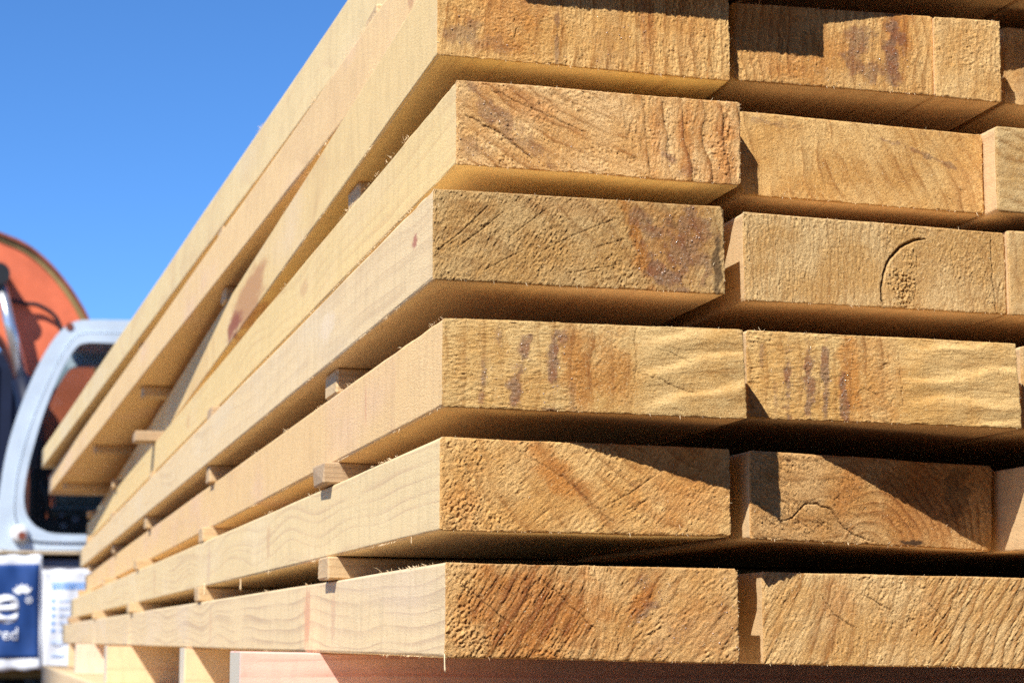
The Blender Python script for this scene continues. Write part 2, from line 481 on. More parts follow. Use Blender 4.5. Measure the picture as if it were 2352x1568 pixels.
STY['r2c1'] = dict(zones=[Zn(88, -.55, -32, 7, 1.1, .22, .36, (120, 150), 7.5, .35, .5), Zn(999, 0, 86, 9, 1.6, .25, .36, (-420, -40), 10.5, .75, .65)],
                   resin=[(22, 26, 26, 6, -32, .75), (38, 12, 22, 5, -32, .65), (8, 40, 9, 5, -30, .7), (10, 8, 10, 6, -20, .6), (112, 12, 9, 4, -40, .9), (62, 12, 10, 6, 0, .3), (120, 5, 8, 4, 0, .6)],
                   heart=[(34, 36, 34, 10, -25, .6), (105, 24, 4, 26, 0, .5), (122, 22, 5, 26, 0, .7), (142, 16, 10, 24, 0, .75)], cracks=[(.7, .9, [(4, 26), (22, 18), (40, 6)]), (.5, .7, [(18, 40), (44, 30), (70, 21)])], tuft=[(141, 16, 8, 16, .55)])
STY['r2c2'] = dict(zones=[Zn(48, .25, 100, 6, 1.4, .1, .2, (380, 80), 9.5, .28, .4), Zn(999, 0, 118, 8, 1.4, .08, .18, (-160, -120), 9, .2, .4)],
                   resin=[(20, 40, 22, 2.2, -5, .6), (82, 37, 10, 1.8, -14, .7), (112, 29, 26, 2.0, -18, .8)], heart=[(128, 14, 12, 20, 0, .3)], cracks=[(.35, .5, [(118, 12), (124, 3)]), (.3, .4, [(112, 8), (116, 2)])])
STY['r2c3'] = dict(zones=[Zn(999, 0, 3, 7, .9, .18, .2, (75, 300), 7, .15, .5)], heart=[])
STY['r3c1'] = dict(zones=[Zn(70, -.3, 58, 4.5, .7, .3, .3, (10, -30), 14, .1, .3), Zn(104, -.5, 60, 4, .8, .24, .36, (20, -30), 12, .12, .35), Zn(999, 0, 70, 4, 1.3, .2, .26, (20, -40), 10, .25, .45)],
                   heart=[(106, 24, 6, 30, 18, 1.0), (122, 24, 26, 28, 0, .6), (70, 40, 30, 8, 0, .3)], resin=[(128, 24, 24, 26, 0, .8), (118, 10, 16, 8, -15, .95), (106, 36, 8, 7, 0, .7), (138, 36, 12, 8, 0, .8)],
                   grey=[(148, 14, 3.0, 18, .75), (126, 34, 4, 2, .4)],
                   cracks=[(.35, .9, [(2, 14), (14, 24), (28, 38)]), (.35, .9, [(12, 16), (26, 27), (36, 36)]), (.3, .8, [(52, 15), (72, 26), (98, 37)]), (.35, .8, [(24, 5), (48, 18)]), (.3, .8, [(66, 6), (98, 13)]), (.3, .8, [(40, 24), (60, 40)]), (.3, .7, [(82, 20), (100, 26)])])
STY['r3c2'] = dict(zones=[Zn(90, .0, 89, 7, .8, .26, .26, (-700, 20), 5, .1, .25), Zn(999, 0, 75, 4, .9, .2, .28, (96, 6), 7, .16, .2)],
                   cracks=[(1.15, 2.2, [(83, -3), (80.5, 8), (82, 18), (86, 27), (93, 34), (101, 38), (109, 39.5)]), (.5, .9, [(149, 45), (149.5, 20), (151, 0)])],
                   tuft=[(93, 14, 11, 17, .95), (98, 28, 7, 6, .5)])
STY['r3c3'] = dict(zones=[Zn(999, 0, 80, 5, .9, .22, .3, (-200, 0), 8, .12, .3)])
STY['r4c1'] = dict(zones=[Zn(66, -.05, 1, 6, .75, .32, .22, (-600, 20), 9, .12, .3), Zn(94, 0, 70, 3, 1.0, .14, .3, (-600, 20), 9, .1, .4), Zn(999, 0, 3, 9, .8, .16, .12, (120, 500), 12, .1, .2)],
                   heart=[(68, 22, 12, 34, 0, .8), (84, 22, 12, 32, 0, .6)],
                   resin=[(20, 14, 2.2, 14, -5, .8), (28, 36, 3, 8, 10, .6), (36, 10, 5, 18, -6, 1.), (40, 26, 4, 14, -12, 1.), (55, 24, 4.5, 26, -8, 1.), (60, 36, 3, 8, 0, .8), (12, 24, 1.6, 4, 0, .6), (64, 8, 2, 10, 0, .5)],
                   waves=[(126, 22, 36, 34, 1.7, 14.5, 13)], cracks=[(.5, .6, [(97, 45), (95.5, 36), (96.5, 27), (94, 14)]), (.3, .8, [(92, 22), (106, 18), (128, 10)]), (.3, .6, [(104, 34), (126, 26)])])
STY['r4c2'] = dict(zones=[Zn(54, 0, 1, 6, .75, .32, .22, (-600, 20), 9, .12, .3), Zn(78, 0, 10, 4, .9, .22, .26, (-600, 20), 9, .1, .45), Zn(999, 0, 2, 9, .8, .16, .12, (120, 500), 12, .1, .2)],
                   heart=[(56, 22, 8, 34, 0, .85), (70, 22, 16, 30, 0, .55)],
                   resin=[(8, 32, 2, 12, 0, .7), (22, 22, 3.2, 32, -2, 1.), (33, 20, 4, 32, -2, 1.), (42, 22, 3, 32, -2, 1.), (52, 16, 3, 24, -3, .95), (15, 12, 1.8, 10, 0, .6)],
                   waves=[(118, 22, 40, 34, 1.5, 15, 7)], cracks=[(.3, .6, [(60, 18), (72, 14)]), (.3, .6, [(82, 38), (84, 8)])])
STY['r4c3'] = dict(zones=[Zn(999, 0, 88, 6, .9, .2, .3, (300, 0), 8, .1, .4)], resin=[(10, 20, 8, 20, 0, .4)])
STY['r5c1'] = dict(zones=[Zn(26, -.3, 60, 3, 1.2, .3, .48, (170, 120), 9, .1, .3), Zn(84, -1.15, 38, 8, .7, .2, .26, (170, 120), 16, .14, .5), Zn(999, 0, 47, 7, 1.2, .22, .28, (170, 130), 8, .12, .4)],
                   heart=[(58, 30, 36, 9, -40, .85), (125, 20, 30, 26, 0, .5), (12, 14, 12, 16, 0, .4)], tuft=[(12, 10, 10, 10, .6)],
                   waves=[(72, 5, 14, 7, .3, 3.1, 48)],
                   resin=[(104, 28, 12, 5, 30, .35)], cracks=[(.8, .45, [(36, 42), (62, 28), (80, 12), (90, 3)]), (.35, .8, [(84, 14), (98, 22), (112, 32)]), (.3, .8, [(94, 12), (106, 18)]), (.3, .6, [(46, 5), (56, 13)])])
STY['r5c2'] = dict(zones=[Zn(54, -.1, -30, 7, .9, .26, .3, (30, 150), 10, .2, .35), Zn(999, 0, -35, 6, .6, .22, .2, (74, -8), 5.2, .22, .55)],
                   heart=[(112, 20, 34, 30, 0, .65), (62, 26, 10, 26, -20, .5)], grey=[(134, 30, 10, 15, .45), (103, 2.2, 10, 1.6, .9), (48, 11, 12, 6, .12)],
                   cracks=[(.55, 1.0, [(16, 9), (26, 12), (34, 19), (42, 20), (50, 17), (58, 8), (66, 4), (78, 2)]), (.3, .7, [(22, 14), (40, 5)])])
STY['r5c3'] = dict(zones=[Zn(999, 0, 60, 6, .9, .2, .26, (300, 0), 8, .1, .4)])
STY['r6c1'] = dict(zones=[Zn(12, .4, 62, 3, 1.2, .4, .5, (-300, 300), 9, .1, .3), Zn(72, -.28, 58, 10, 1.15, .42, .3, (-300, 220), 8.5, .25, .75, .22), Zn(88, -.1, 80, 6, .9, .3, .36, (-300, 200), 9, .15, .25), Zn(999, 0, 40, 7, 1.6, .28, .3, (-80, 160), 9, .2, .45)],
                   heart=[(42, 24, 42, 32, 0, .8), (100, 30, 16, 5, 48, .9), (130, 16, 24, 20, 0, .35)], resin=[(102, 24, 14, 4, 48, .9), (112, 10, 20, 6, 40, .5), (142, 22, 8, 22, 0, .3), (100, 38, 5, 5, 0, .6)],
                   tuft=[(13, 10, 12, 12, .8), (55, 4, 18, 5, .5)], cracks=[(.35, .9, [(6, 36), (20, 26), (34, 15)]), (.35, .9, [(48, 38), (62, 26), (76, 15)]), (.3, .7, [(26, 36), (36, 28)])])
STY['r6c2'] = dict(zones=[Zn(34, -.3, 60, 9, 1.1, .3, .32, (-300, 160), 9, .2, .5), Zn(56, -.2, 80, 6, 1.0, .2, .3, (-300, 160), 10, .15, .4), Zn(92, 0, 66, 5, 1.2, .2, .42, (-300, 140), 9, .15, .35), Zn(999, 0, 52, 11, .95, .36, .28, (-300, 240), 6, .3, .6)],
                   heart=[(40, 26, 10, 28, -12, .5), (92, 28, 8, 20, -20, .35)], resin=[(28, 14, 8, 10, 30, .4), (150, 40, 8, 6, 0, .4)], cracks=[(.4, .9, [(38, 26), (52, 19)]), (.35, .8, [(56, 36), (72, 28)]), (.3, .7, [(32, 36), (44, 20)]), (.3, .7, [(90, 34), (104, 22)])])
GENERIC = dict(zones=[Zn(60, .2, 60, 6, 1.0, .25, .3, (-200, 150), 8, .2, .5), Zn(999, 0, 85, 6, 1.0, .22, .3, (300, -50), 8, .15, .4)], heart=[(70, 22, 20, 20, 0, .3)])


# ------------------------------------------------------------------ planks
PLANK_GROUP = 'rough sawn planks of the stickered stack'


def plank(c4, dxdy, length, style, seed, res, side_mat, label, tint=(1, 1, 1), fuzz=200, edge_fuzz=0, crook=0.0):
    """c4: world corners TL, TR, BR, BL of the near end; the plank runs back from it along +y"""
    TL, TR, BR, BL = [np.array(p, dtype=float) for p in c4]
    O = BL.copy()
    W = np.linalg.norm(BR - BL); T = np.linalg.norm(TL - BL)
    nu = max(4, int(round(W / res)) + 1); nv = max(4, int(round(T / res)) + 1)
    s = np.linspace(0, 1, nu); t = np.linspace(0, 1, nv)
    SS, TT = np.meshgrid(s, t)                       # rows: t (up), cols: s
    P0 = ((1 - SS)[..., None] * (1 - TT)[..., None] * BL + SS[..., None] * (1 - TT)[..., None] * BR
          + (1 - SS)[..., None] * TT[..., None] * TL + SS[..., None] * TT[..., None] * TR) - O
    n = np.cross(BR - BL, TL - BL); n = n / np.linalg.norm(n)
    if n[1] > 0: n = -n                              # outwards, towards the camera
    u = SS * W * 1000; v = TT * T * 1000
    h, tone, heart, resin, grey_crack_shade = end_field(style, u, v, seed)
    fine = min(1.0, 1.2e-3 / res)
    eu = np.minimum(u, W * 1000 - u); ev = np.minimum(v, T * 1000 - v)
    ed = np.minimum(eu, ev)
    h = h * fine - .14 * (1 - sst(0, .8, ed)) * (1 + .5 * vn(u / 1.5, v / 1.5, seed + 5))
    # ragged arrises: pull the rim in by small uneven amounts
    rag = .28 + .35 * fbm(u / 2.2 + 50, v / 2.2, seed + 7, 3) + .5 * np.clip(fbm(u / 9 + 50, v / 9, seed + 8, 2), 0, 1)
    fu = (1 - sst(0, 1.8, eu)) * np.where(u < W * 500, 1, -1) * rag
    fv = (1 - sst(0, 1.8, ev)) * np.where(v < T * 500, 1, -1) * rag
    ex = (BR - BL) / W; ez = np.array([0, 0, 1.0])
    P = P0 + (h * 1e-3)[..., None] * n + (fu * 1e-3 * fine)[..., None] * ex + (fv * 1e-3 * fine)[..., None] * ez
    V = [P.reshape(-1, 3)]
    idx = np.arange(nu * nv).reshape(nv, nu)
    q_end = np.stack([idx[:-1, :-1], idx[:-1, 1:], idx[1:, 1:], idx[1:, :-1]], -1).reshape(-1, 4)
    # perimeter loop: bottom l->r, right up, top r->l, left down
    per = np.concatenate([idx[0, :-1], idx[:-1, -1], idx[-1, :0:-1], idx[:0:-1, 0]])
    m = len(per)
    base = P0.reshape(-1, 3)[per]
    nrm = np.concatenate([np.tile([0, 0, -1.0], (nu - 1, 1)), np.tile([1.0, 0, 0], (nv - 1, 1)), np.tile([0, 0, 1.0], (nu - 1, 1)), np.tile([-1.0, 0, 0], (nv - 1, 1))])
    ped = ed.reshape(-1)[per]
    pu = u.reshape(-1)[per]; pv = v.reshape(-1)[per]
    along = np.concatenate([pu[:nu - 1], W * 1000 + pv[nu - 1:nu + nv - 2], 2 * W * 1000 + T * 1000 - pu[nu + nv - 2:2 * nu + nv - 3], 2 * (W + T) * 1000 - pv[2 * nu + nv - 3:]])
    ys = [0.0009]
    while ys[-1] < length:
        ys.append(ys[-1] * 1.26 + .0008 if res < 2e-3 else ys[-1] * 1.6 + .01)
    ys[-1] = length
    cum = nu * nv
    prev = per
    quads = []
    corner = np.minimum(np.abs(pu), np.abs(W * 1000 - pu)) + np.minimum(np.abs(pv), np.abs(T * 1000 - pv))
    for yk in ys:
        ymm = yk * 1000
        d = .10 * fbm(along / 1.6, np.full(m, ymm / 3.0), seed + 21, 2) * math.exp(-ymm / 8) + .4 * fbm(along / 60, np.full(m, ymm / 300), seed + 23, 2)
        rim = (1 - sst(0, 1.6, corner)) * (.35 + .5 * np.abs(fbm(along * 0 + np.round(along / 50) * 7.3, np.full(m, ymm / 9.0), seed + 25, 3)))
        dd = (d * fine) * 1e-3
        Q = base + np.array([dxdy * yk + crook * math.sin(math.pi * yk / length), yk, 0]) + dd[:, None] * nrm
        inw = np.stack([np.where(pu < W * 500, 1, -1) * rim, 0 * rim, np.where(pv < T * 500, 1, -1) * rim], -1) * 1e-3 * fine
        V.append(Q + inw)
        cur = cum + np.arange(m); cum += m
        quads.append(np.stack([prev, cur, np.roll(cur, -1), np.roll(prev, -1)], -1))
        prev = cur
    # far end: fan to a centre
    Vc = V[-1].mean(0)[None]
    V.append(Vc)
    fan = np.stack([prev, np.full(m, cum), np.roll(prev, -1)], -1)
    V = np.concatenate(V)
    quads = np.concatenate([q_end] + quads)
    mi = np.concatenate([np.zeros(len(q_end) + m), np.ones(len(quads) - len(q_end) - m), np.zeros(len(fan))])
    me = mesh_np('plank', V, quads, fan, mi)
    ca = me.attributes.new('grain', 'FLOAT_COLOR', 'POINT')
    g = np.full((len(V), 4), 0.0, dtype=np.float32); g[:, 0] = .4
    k = nu * nv
    g[:k, 0] = tone.ravel(); g[:k, 1] = heart.ravel(); g[:k, 2] = resin.ravel(); g[:k, 3] = grey_crack_shade.ravel()
    ca.data.foreach_set('color', g.ravel())
    me.materials.append(M_END); me.materials.append(side_mat)
    o = bpy.data.objects.new('plank', me); col.objects.link(o)
    o.location = O
    o.color = (*tint, 1)
    tag(o, label, 'plank', PLANK_GROUP)
    if fuzz or edge_fuzz:
        splinters(o, W, T, BL, BR, TL, TR, n, dxdy, seed, fuzz, edge_fuzz)
    return o


def spike(VV, FF, p, d, ln, r, rng):
    d = d / np.linalg.norm(d)
    a = np.cross(d, [.3, .5, .8]); a /= np.linalg.norm(a); b = np.cross(d, a)
    bend = (a * rng.normal() + b * rng.normal()) * .3 * ln
    i0 = len(VV)
    for (f, rr) in ((-.25, 1.0), (.5, .75)):
        c = p + d * ln * f + bend * f * f
        for k in range(3):
            VV.append(c + (a * math.cos(2.094 * k) + b * math.sin(2.094 * k)) * r * rr)
    VV.append(p + d * ln + bend)
    for k in range(3):
        j = (k + 1) % 3
        FF.append((i0 + k, i0 + j, i0 + 3 + j)); FF.append((i0 + k, i0 + 3 + j, i0 + 3 + k)); FF.append((i0 + 3 + k, i0 + 3 + j, i0 + 6))


def splinters(o, W, T, BL, BR, TL, TR, n, dxdy, seed, count, edge_count):
    rng = np.random.default_rng(seed + 77)
    VV, FF = [], []
    c = {'b': (BL, BR, np.array([0, 0, -1.0])), 't': (TL, TR, np.array([0, 0, 1.0])), 'l': (BL, TL, np.array([-1.0, 0, 0])), 'r': (BR, TR, np.array([1.0, 0, 0]))}
    for i in range(count):
        A, B, dv = c['btlr'[rng.choice(4, p=[.42, .3, .16, .12])]]
        q = A + (B - A) * rng.random() - BL
        d = dv * rng.uniform(.3, 1) + n * rng.uniform(-.1, .9) + rng.normal(size=3) * .35
        ln = .0004 + abs(rng.normal()) * .0006
        if rng.random() < .05: ln *= 2.2
        spike(VV, FF, q - dv * .0003, d, ln, rng.uniform(.00009, .00017), rng)
    for i in range(count):                       # fibres standing off the sawn end
        a, b = rng.random(2)
        q = BL + (BR - BL) * a + (TL - BL) * b - BL
        d = n * rng.uniform(.1, .6) + np.array([rng.normal(), 0, rng.normal() - .3]) * .9
        spike(VV, FF, q, d, .0007 + abs(rng.normal()) * .0008, rng.uniform(.00007, .00014), rng)
    clus = np.abs(rng.normal(size=7)) * .35
    for i in range(edge_count):                  # fuzz along the long left-hand edges
        yy = abs(clus[rng.integers(len(clus))] + rng.normal() * .012)
        top = rng.random() < .5
        q = (TL if top else BL) - BL + np.array([dxdy * yy, yy, 0])
        d = np.array([rng.uniform(-.9, -.1), rng.normal() * .8, (1 if top else -1) * rng.uniform(.2, 1)])
        ln = .0005 + abs(rng.normal()) * .0010
        if rng.random() < .06: ln *= 2.4
        spike(VV, FF, q, d, ln, rng.uniform(.00010, .00022), rng)
    me = mesh_np('splinters', np.array(VV), np.zeros((0, 4), dtype=np.int32), np.array(FF), smooth=False)
    s = link('splinters', me, [M_SPLINT], o)
    s['kind'] = 'stuff'


def resin_drops(o, c4, style, seed, count):
    """beads of hardened resin on the sawn end, within its resin patches"""
    TL, TR, BR, BL = c4
    W = np.linalg.norm(BR - BL) * 1000; T = np.linalg.norm(TL - BL) * 1000
    n = np.cross(BR - BL, TL - BL); n = n / np.linalg.norm(n)
    if n[1] > 0: n = -n
    rg = np.random.default_rng(seed)
    spots = style.get('resin', ())
    area = np.array([p[2] * p[3] * p[5] for p in spots]); area = area / area.sum()
    bm = bmesh.new()
    for i in range(count):
        pu, pv, ru, rv, rot, st_ = spots[rg.choice(len(spots), p=area)]
        a_, b_ = rg.normal(size=2) * .5
        ca_, sa_ = math.cos(math.radians(rot)), math.sin(math.radians(rot))
        u = pu + a_ * ru * ca_ - b_ * rv * sa_; v = pv + a_ * ru * sa_ + b_ * rv * ca_
        if not (1 < u < W - 1 and 1 < v < T - 1): continue
        p = (BR - BL) * (u / W) + (TL - BL) * (v / T) + n * .0002
        r = .00016 + .00028 * rg.random() ** 3
        g = bmesh.ops.create_icosphere(bm, subdivisions=1, radius=r)
        sc = Vector((rg.uniform(.8, 1.7), .8, rg.uniform(.7, 1.2)))
        for vv in g['verts']: vv.co = Vector(p) + Vector((vv.co.x * sc.x, vv.co.y * sc.y, vv.co.z * sc.z))
    d = link('resin_drops', bm_mesh('resin_drops', bm, True), [M_DROP], o)
    d['kind'] = 'stuff'


M_DROP = plain('hardened_resin', (.62, .47, .36), .12, 0, .3, 400)
M_DROP.node_tree.nodes['Principled BSDF'].inputs['Specular IOR Level'].default_value = .8

# near ends read from the photograph: corners TL, TR, BR, BL and the depth of the left and right edge
ENDS = {
    'r1c1': ([(1008, -80), (1675, -22), (1678, 187), (1005, 127)], .017, .017),
    'r2c1': ([(1050, 183), (1700, 235), (1703, 425), (1043, 378)], .006, .006),
    'r3c1': ([(995, 432), (1661, 475), (1667, 677), (993, 641)], -.008, -.006),
    'r4c1': ([(1017, 729), (1707, 756), (1717, 962), (1015, 934)], .0, -.030),
    'r5c1': ([(1011, 1003), (1676, 1030), (1681, 1231), (1013, 1219)], .0, .0),
    'r6c1': ([(1023, 1290), (1695, 1306), (1699, 1522), (1022, 1508)], .0, .0),
    'r1c2': ([(1681, 5), (2143, 38), (2146, 220), (1684, 183)], .027, .027),
    'r1c3': ([(2146, 38), (2297, 48), (2302, 236), (2149, 221)], .025, .025),
    'r1c4': ([(2303, 62), (2900, 105), (2905, 290), (2306, 240)], .05, .05),
    'r2c2': ([(1706, 256), (2256, 309), (2261, 492), (1696, 447)], .026, .027),
    'r2c3': ([(2287, 289), (2930, 340), (2935, 530), (2292, 485)], .0145, .01),
    'r3c2': ([(1712, 487), (2306, 535), (2313, 722), (1705, 690)], .006, .022),
    'r3c3': ([(2314, 529), (2940, 570), (2945, 755), (2318, 724)], .020, .02),
    'r4c2': ([(1712, 757), (2333, 788), (2349, 985), (1719, 960)], .002, -.010),
    'r4c3': ([(2341, 795), (2900, 820), (2900, 1010), (2355, 990)], .006, .004),
    'r5c2': ([(1726, 1034), (2279, 1070), (2278, 1264.5), (1720, 1237.5)], .002, .040),
    'r5c3': ([(2358, 1068), (3000, 1090), (3000, 1280), (2358, 1262)], .012, .012),
    'r6c2': ([(1753, 1312), (2400, 1328), (2402, 1536), (1751, 1525)], .02, .02),
}
DXDY = {1: .0177, 2: .0068, 3: .0076, 4: .0095, 5: .002, 6: -.003, 0: -.0187, -1: -.0279}
LEN = {1: 4.55, 2: 4.1, 3: 4.22, 4: 4.22, 5: 4.23, 6: 4.24, 0: 4.27, -1: 4.2}
ROWNAME = {6: 'bottom row', 5: 'second row from the bottom', 4: 'third row from the bottom', 3: 'fourth row from the bottom',
           2: 'fifth row from the bottom', 1: 'sixth row from the bottom', 0: 'row just under the top one', -1: 'topmost row'}
LABELS = {
    'r1c1': 'leftmost plank of the sixth row from the bottom, purplish resin specks on its end',
    'r2c1': 'leftmost plank of the fifth row, its end with slanting lines left and upright ridges right',
    'r3c1': 'leftmost plank of the fourth row, its end cracked and orange with sticky resin at right',
    'r4c1': 'leftmost plank of the third row, purple resin streaks and pale ripples on its end',
    'r5c1': 'leftmost plank of the second row from the bottom, one orange slanting band on its end',
    'r6c1': 'leftmost plank of the bottom row, brown slanting torn grain on its end',
    'r1c2': 'second plank of the sixth row, half shaded end with a dark red resin band',
    'r1c3': 'narrow plank in the sixth row beside the one with the red resin band',
    'r1c4': 'plank at the right edge in the sixth row, right of the narrow plank',
    'r2c2': 'second plank of the fifth row, set back, smooth end with faint slanting bands',
    'r2c3': 'third plank of the fifth row, standing out with its bright left side showing',
    'r3c2': 'second plank of the fourth row, a curved dark crack round a knot on its end',
    'r3c3': 'third plank of the fourth row, right of the plank with the curved crack',
    'r4c2': 'second plank of the third row, upright purple resin streaks at the left of its end',
    'r4c3': 'third plank of the third row, a sliver at the right edge',
    'r5c2': 'second plank of the second row, slanted end with a wavy crack and big diagonal shadow',
    'r5c3': 'third plank of the second row, only its shaded brown left side showing',
    'r6c2': 'second plank of the bottom row, wide end with steep slanting torn grain',
}
ORD = {2: 'second', 3: 'third', 4: 'fourth', 5: 'fifth', 6: 'sixth'}
row_box = {}                 # row -> (z bottom, z top) at the left, for the spacers
rng = random.Random(4)
TINT = {'r1c1': (1.04, .99, .84), 'r1c2': (1.02, .95, .80), 'r1c3': (1.03, 1.0, .90), 'r2c1': (1.06, 1.02, .98), 'r2c2': (1.0, .94, .78), 'r2c3': (.88, .92, .90), 'r3c1': (.78, .77, .70), 'r3c2': (.95, .97, .95),
        'r3c3': (.92, .93, .90), 'r4c1': (.88, .89, .80), 'r4c2': (.98, .97, .84), 'r5c1': (1.0, .93, .78), 'r5c2': (1.0, .90, .78), 'r6c1': (.95, .88, .78), 'r6c2': (.97, .96, .92)}
seed = 10
right_end = {}
DROPS = {'r1c1': 50, 'r1c2': 60, 'r2c1': 70, 'r3c1': 110, 'r4c1': 80, 'r4c2': 80, 'r6c1': 70}
for key, (px, yl, yr) in ENDS.items():
    row, cn = int(key[1]), int(key[3])
    c4 = [at(px[0][0], px[0][1], yl), at(px[1][0], px[1][1], yr), at(px[2][0], px[2][1], yr), at(px[3][0], px[3][1], yl)]
    c4[0][0] = c4[3][0] = (c4[0][0] + c4[3][0]) / 2
    seed += 1
    o = plank(c4, DXDY[row], LEN[row] + (0 if cn == 1 else rng.uniform(-.05, .05)), STY[key], seed,
              .00047 if cn == 1 else (.0005 if cn == 2 or key == 'r1c3' else .0010),
              side_mats[6 - row] if cn == 1 else (M_SIDE2 if (row + cn) % 2 else M_SIDE3),
              LABELS[key], TINT.get(key, (1, 1, 1)), 45 if cn < 3 else 12, 90 if cn == 1 else 0)
    if key in DROPS: resin_drops(o, c4, STY[key], seed, DROPS[key])
    if cn == 1: row_box[row] = (c4[3][2], c4[0][2])
    right_end[row] = (cn, max(c4[1][0], c4[2][0]), c4[2][2], c4[1][2])

# rows whose near ends lie above the picture
z0 = row_box[1][1] + .0155
ROW0_Y = -.008
for row, zb, x0, y0 in ((0, z0, .024, ROW0_Y), (-1, z0 + .0605, .0407, .0)):
    row_box[row] = (zb, zb + .045)
    x = x0
    for cn in range(1, 6):
        w = .160 if (row, cn) == (0, 1) else .150
        yy = y0 if cn == 1 else (.005 if cn == 2 else rng.uniform(.02, .03))
        yr_ = .024 if (row, cn) == (0, 2) else yy
        c4 = [(x, yy, zb + .045), (x + w, yr_, zb + .045), (x + w, yr_, zb), (x, yy, zb)]
        seed += 1
        if cn == 1:
            lab = {0: 'leftmost plank of the row just under the top one, sticking out at its far end', -1: 'leftmost plank of the topmost row, against the blue sky'}[row]
        else:
            lab = '%s plank from the left in the %s of the stack' % (ORD[cn], ROWNAME[row])
        plank(c4, DXDY[row], LEN[row] + (0 if cn == 1 else rng.uniform(-.05, .05)), GENERIC, seed, .0012 if cn == 1 else .004,
              side_mats[6 - row] if cn == 1 else (M_SIDE2 if (row + cn) % 2 else M_SIDE3), lab, fuzz=0, edge_fuzz=260 if cn == 1 else 0)
        x += w + .003
# the rest of each lower row, going on to the right of the picture
for row in range(1, 7):
    cn, x, zb, zt = right_end[row]
    while x < .70:
        cn += 1
        x0 = x + .004; w = .150; yy = rng.uniform(.0, .03)
        c4 = [(x0, yy, zt), (x0 + w, yy, zt), (x0 + w, yy, zb), (x0, yy, zb)]
        seed += 1
        plank(c4, DXDY[row], LEN[row] + rng.uniform(-.05, .05), GENERIC, seed, .003, M_SIDE2 if cn % 2 else M_SIDE3,
              '%s plank from the left in the %s of the stack' % (ORD[cn], ROWNAME[row]), fuzz=0)
        x = x0 + w

# ------------------------------------------------------------------ hanging splinters on the left faces
def curl(parent, pts, r, name='hanging_splinter'):
    bm = bmesh.new()
    tube(bm, pts, r, 6)
    o = link(name, bm_mesh(name, bm, True), [M_SPLINT], parent)
    return o


planks = {o['label']: o for o in col.objects if o.get('category') == 'plank'}
def splint_at(key, px, py, y, ln, r, lean=(0, 0)):
    o = planks[LABELS[key]]
    p = at(px, py, y) - np.array(o.location)
    curl(o, [p + np.array([0, 0, .002]), p + np.array([lean[0] * .3, 0, -ln * .35]), p + np.array([lean[0], lean[1], -ln * .8]), p + np.array([lean[0] * 1.2, lean[1], -ln])], [r * .5, r * .6, r, r * .3])
splint_at('r6c1', 1021, 1510, -.001, .0068, .00055, (.0003, 0))
splint_at('r5c1', 945, 1230, .07, .0042, .0003)
splint_at('r5c1', 553, 1326, .80, .011, .0008)
splint_at('r5c1', 470, 1344, 1.02, .010, .0009)

# ------------------------------------------------------------------ spacer strips between the rows
M_STRIP = [wood_side('spacer_strip_wood_%d' % i, t, l, pith=(20, -30), sp=4, line=.7, warp=4, axis='X', off=300 * i, saw=.2) for i, (t, l) in
           enumerate([((.62, .44, .24), (.34, .19, .09)), ((.48, .34, .20), (.24, .14, .08)), ((.68, .50, .28), (.40, .24, .11))])]
TILT = {5: -.020, 4: -.012, 3: -.006, 2: 0.0, 1: 0.0, 0: 0.0, -1: 0.0}
DEPTHS = [.318, 1.09, 1.96, 2.87, 3.84]
PLACE = ['nearest the front', 'second from the front', 'in the middle', 'fourth from the front', 'at the far end']
rs = random.Random(9)
def tilted_box(x0, x1, y0, y1, z0, z1, tilt, skew=0.0, bev=.0012, seed=0):
    bm = bmesh.new()
    box(bm, (x0, y0, z0), (x1, y1, z1), bev, 1)
    r2 = random.Random(seed)
    for v in bm.verts:
        v.co.z += tilt * v.co.x
        v.co.y += skew * (v.co.x - x0)
        v.co += Vector((r2.uniform(-.0006, .0006), r2.uniform(-.0006, .0006), r2.uniform(-.0002, .0002)))
    return bm
for row in range(6, -1, -1):                     # strip lies on this row, under row - 1
    zlo, zhi = row_box[row][1], row_box[row - 1][0]
    for i, y in enumerate(DEPTHS):
        yj = y + rs.uniform(-.02, .02)
        if (row, i) in ((5, 0), (6, 0), (4, 0)): yj = {5: .318, 6: .305, 4: .325}[row]
        xl = min(DXDY[row] * yj, DXDY[row - 1] * yj) + rs.uniform(-.007, .001)
        if row == 1: xl = DXDY[0] * yj + .024 + .012
        if row == 0: xl = DXDY[0] * yj + .03
        if (row, i) == (6, 0): xl = -.007
        if (row, i) == (5, 0): xl = -.008
        if (row, i) == (4, 0): xl = .001
        if (row, i) == (2, 2): xl = -.010
        if (row, i) in ((2, 0), (3, 0), (2, 1)): xl = max(DXDY[row], DXDY[row - 1]) * yj + .006
        th = TILT.get(row - 1, 0)
        wd = rs.uniform(.036, .044)
        bm = tilted_box(0, .72 - xl, 0, wd, 0, zhi - zlo - .0006, th, rs.uniform(-.01, .01), seed=row * 10 + i)
        o = link('spacer_strip', bm_mesh('spacer_strip', bm), [M_STRIP[rs.choice([0, 0, 1, 2]) if (row, i) != (2, 2) else 1]], None, (xl, yj, zlo + .0003 + th * xl))
        tag(o, 'wooden spacer strip on the %s, %s' % (ROWNAME[row], PLACE[i]), 'spacer strip', 'spacer strips between the plank rows')

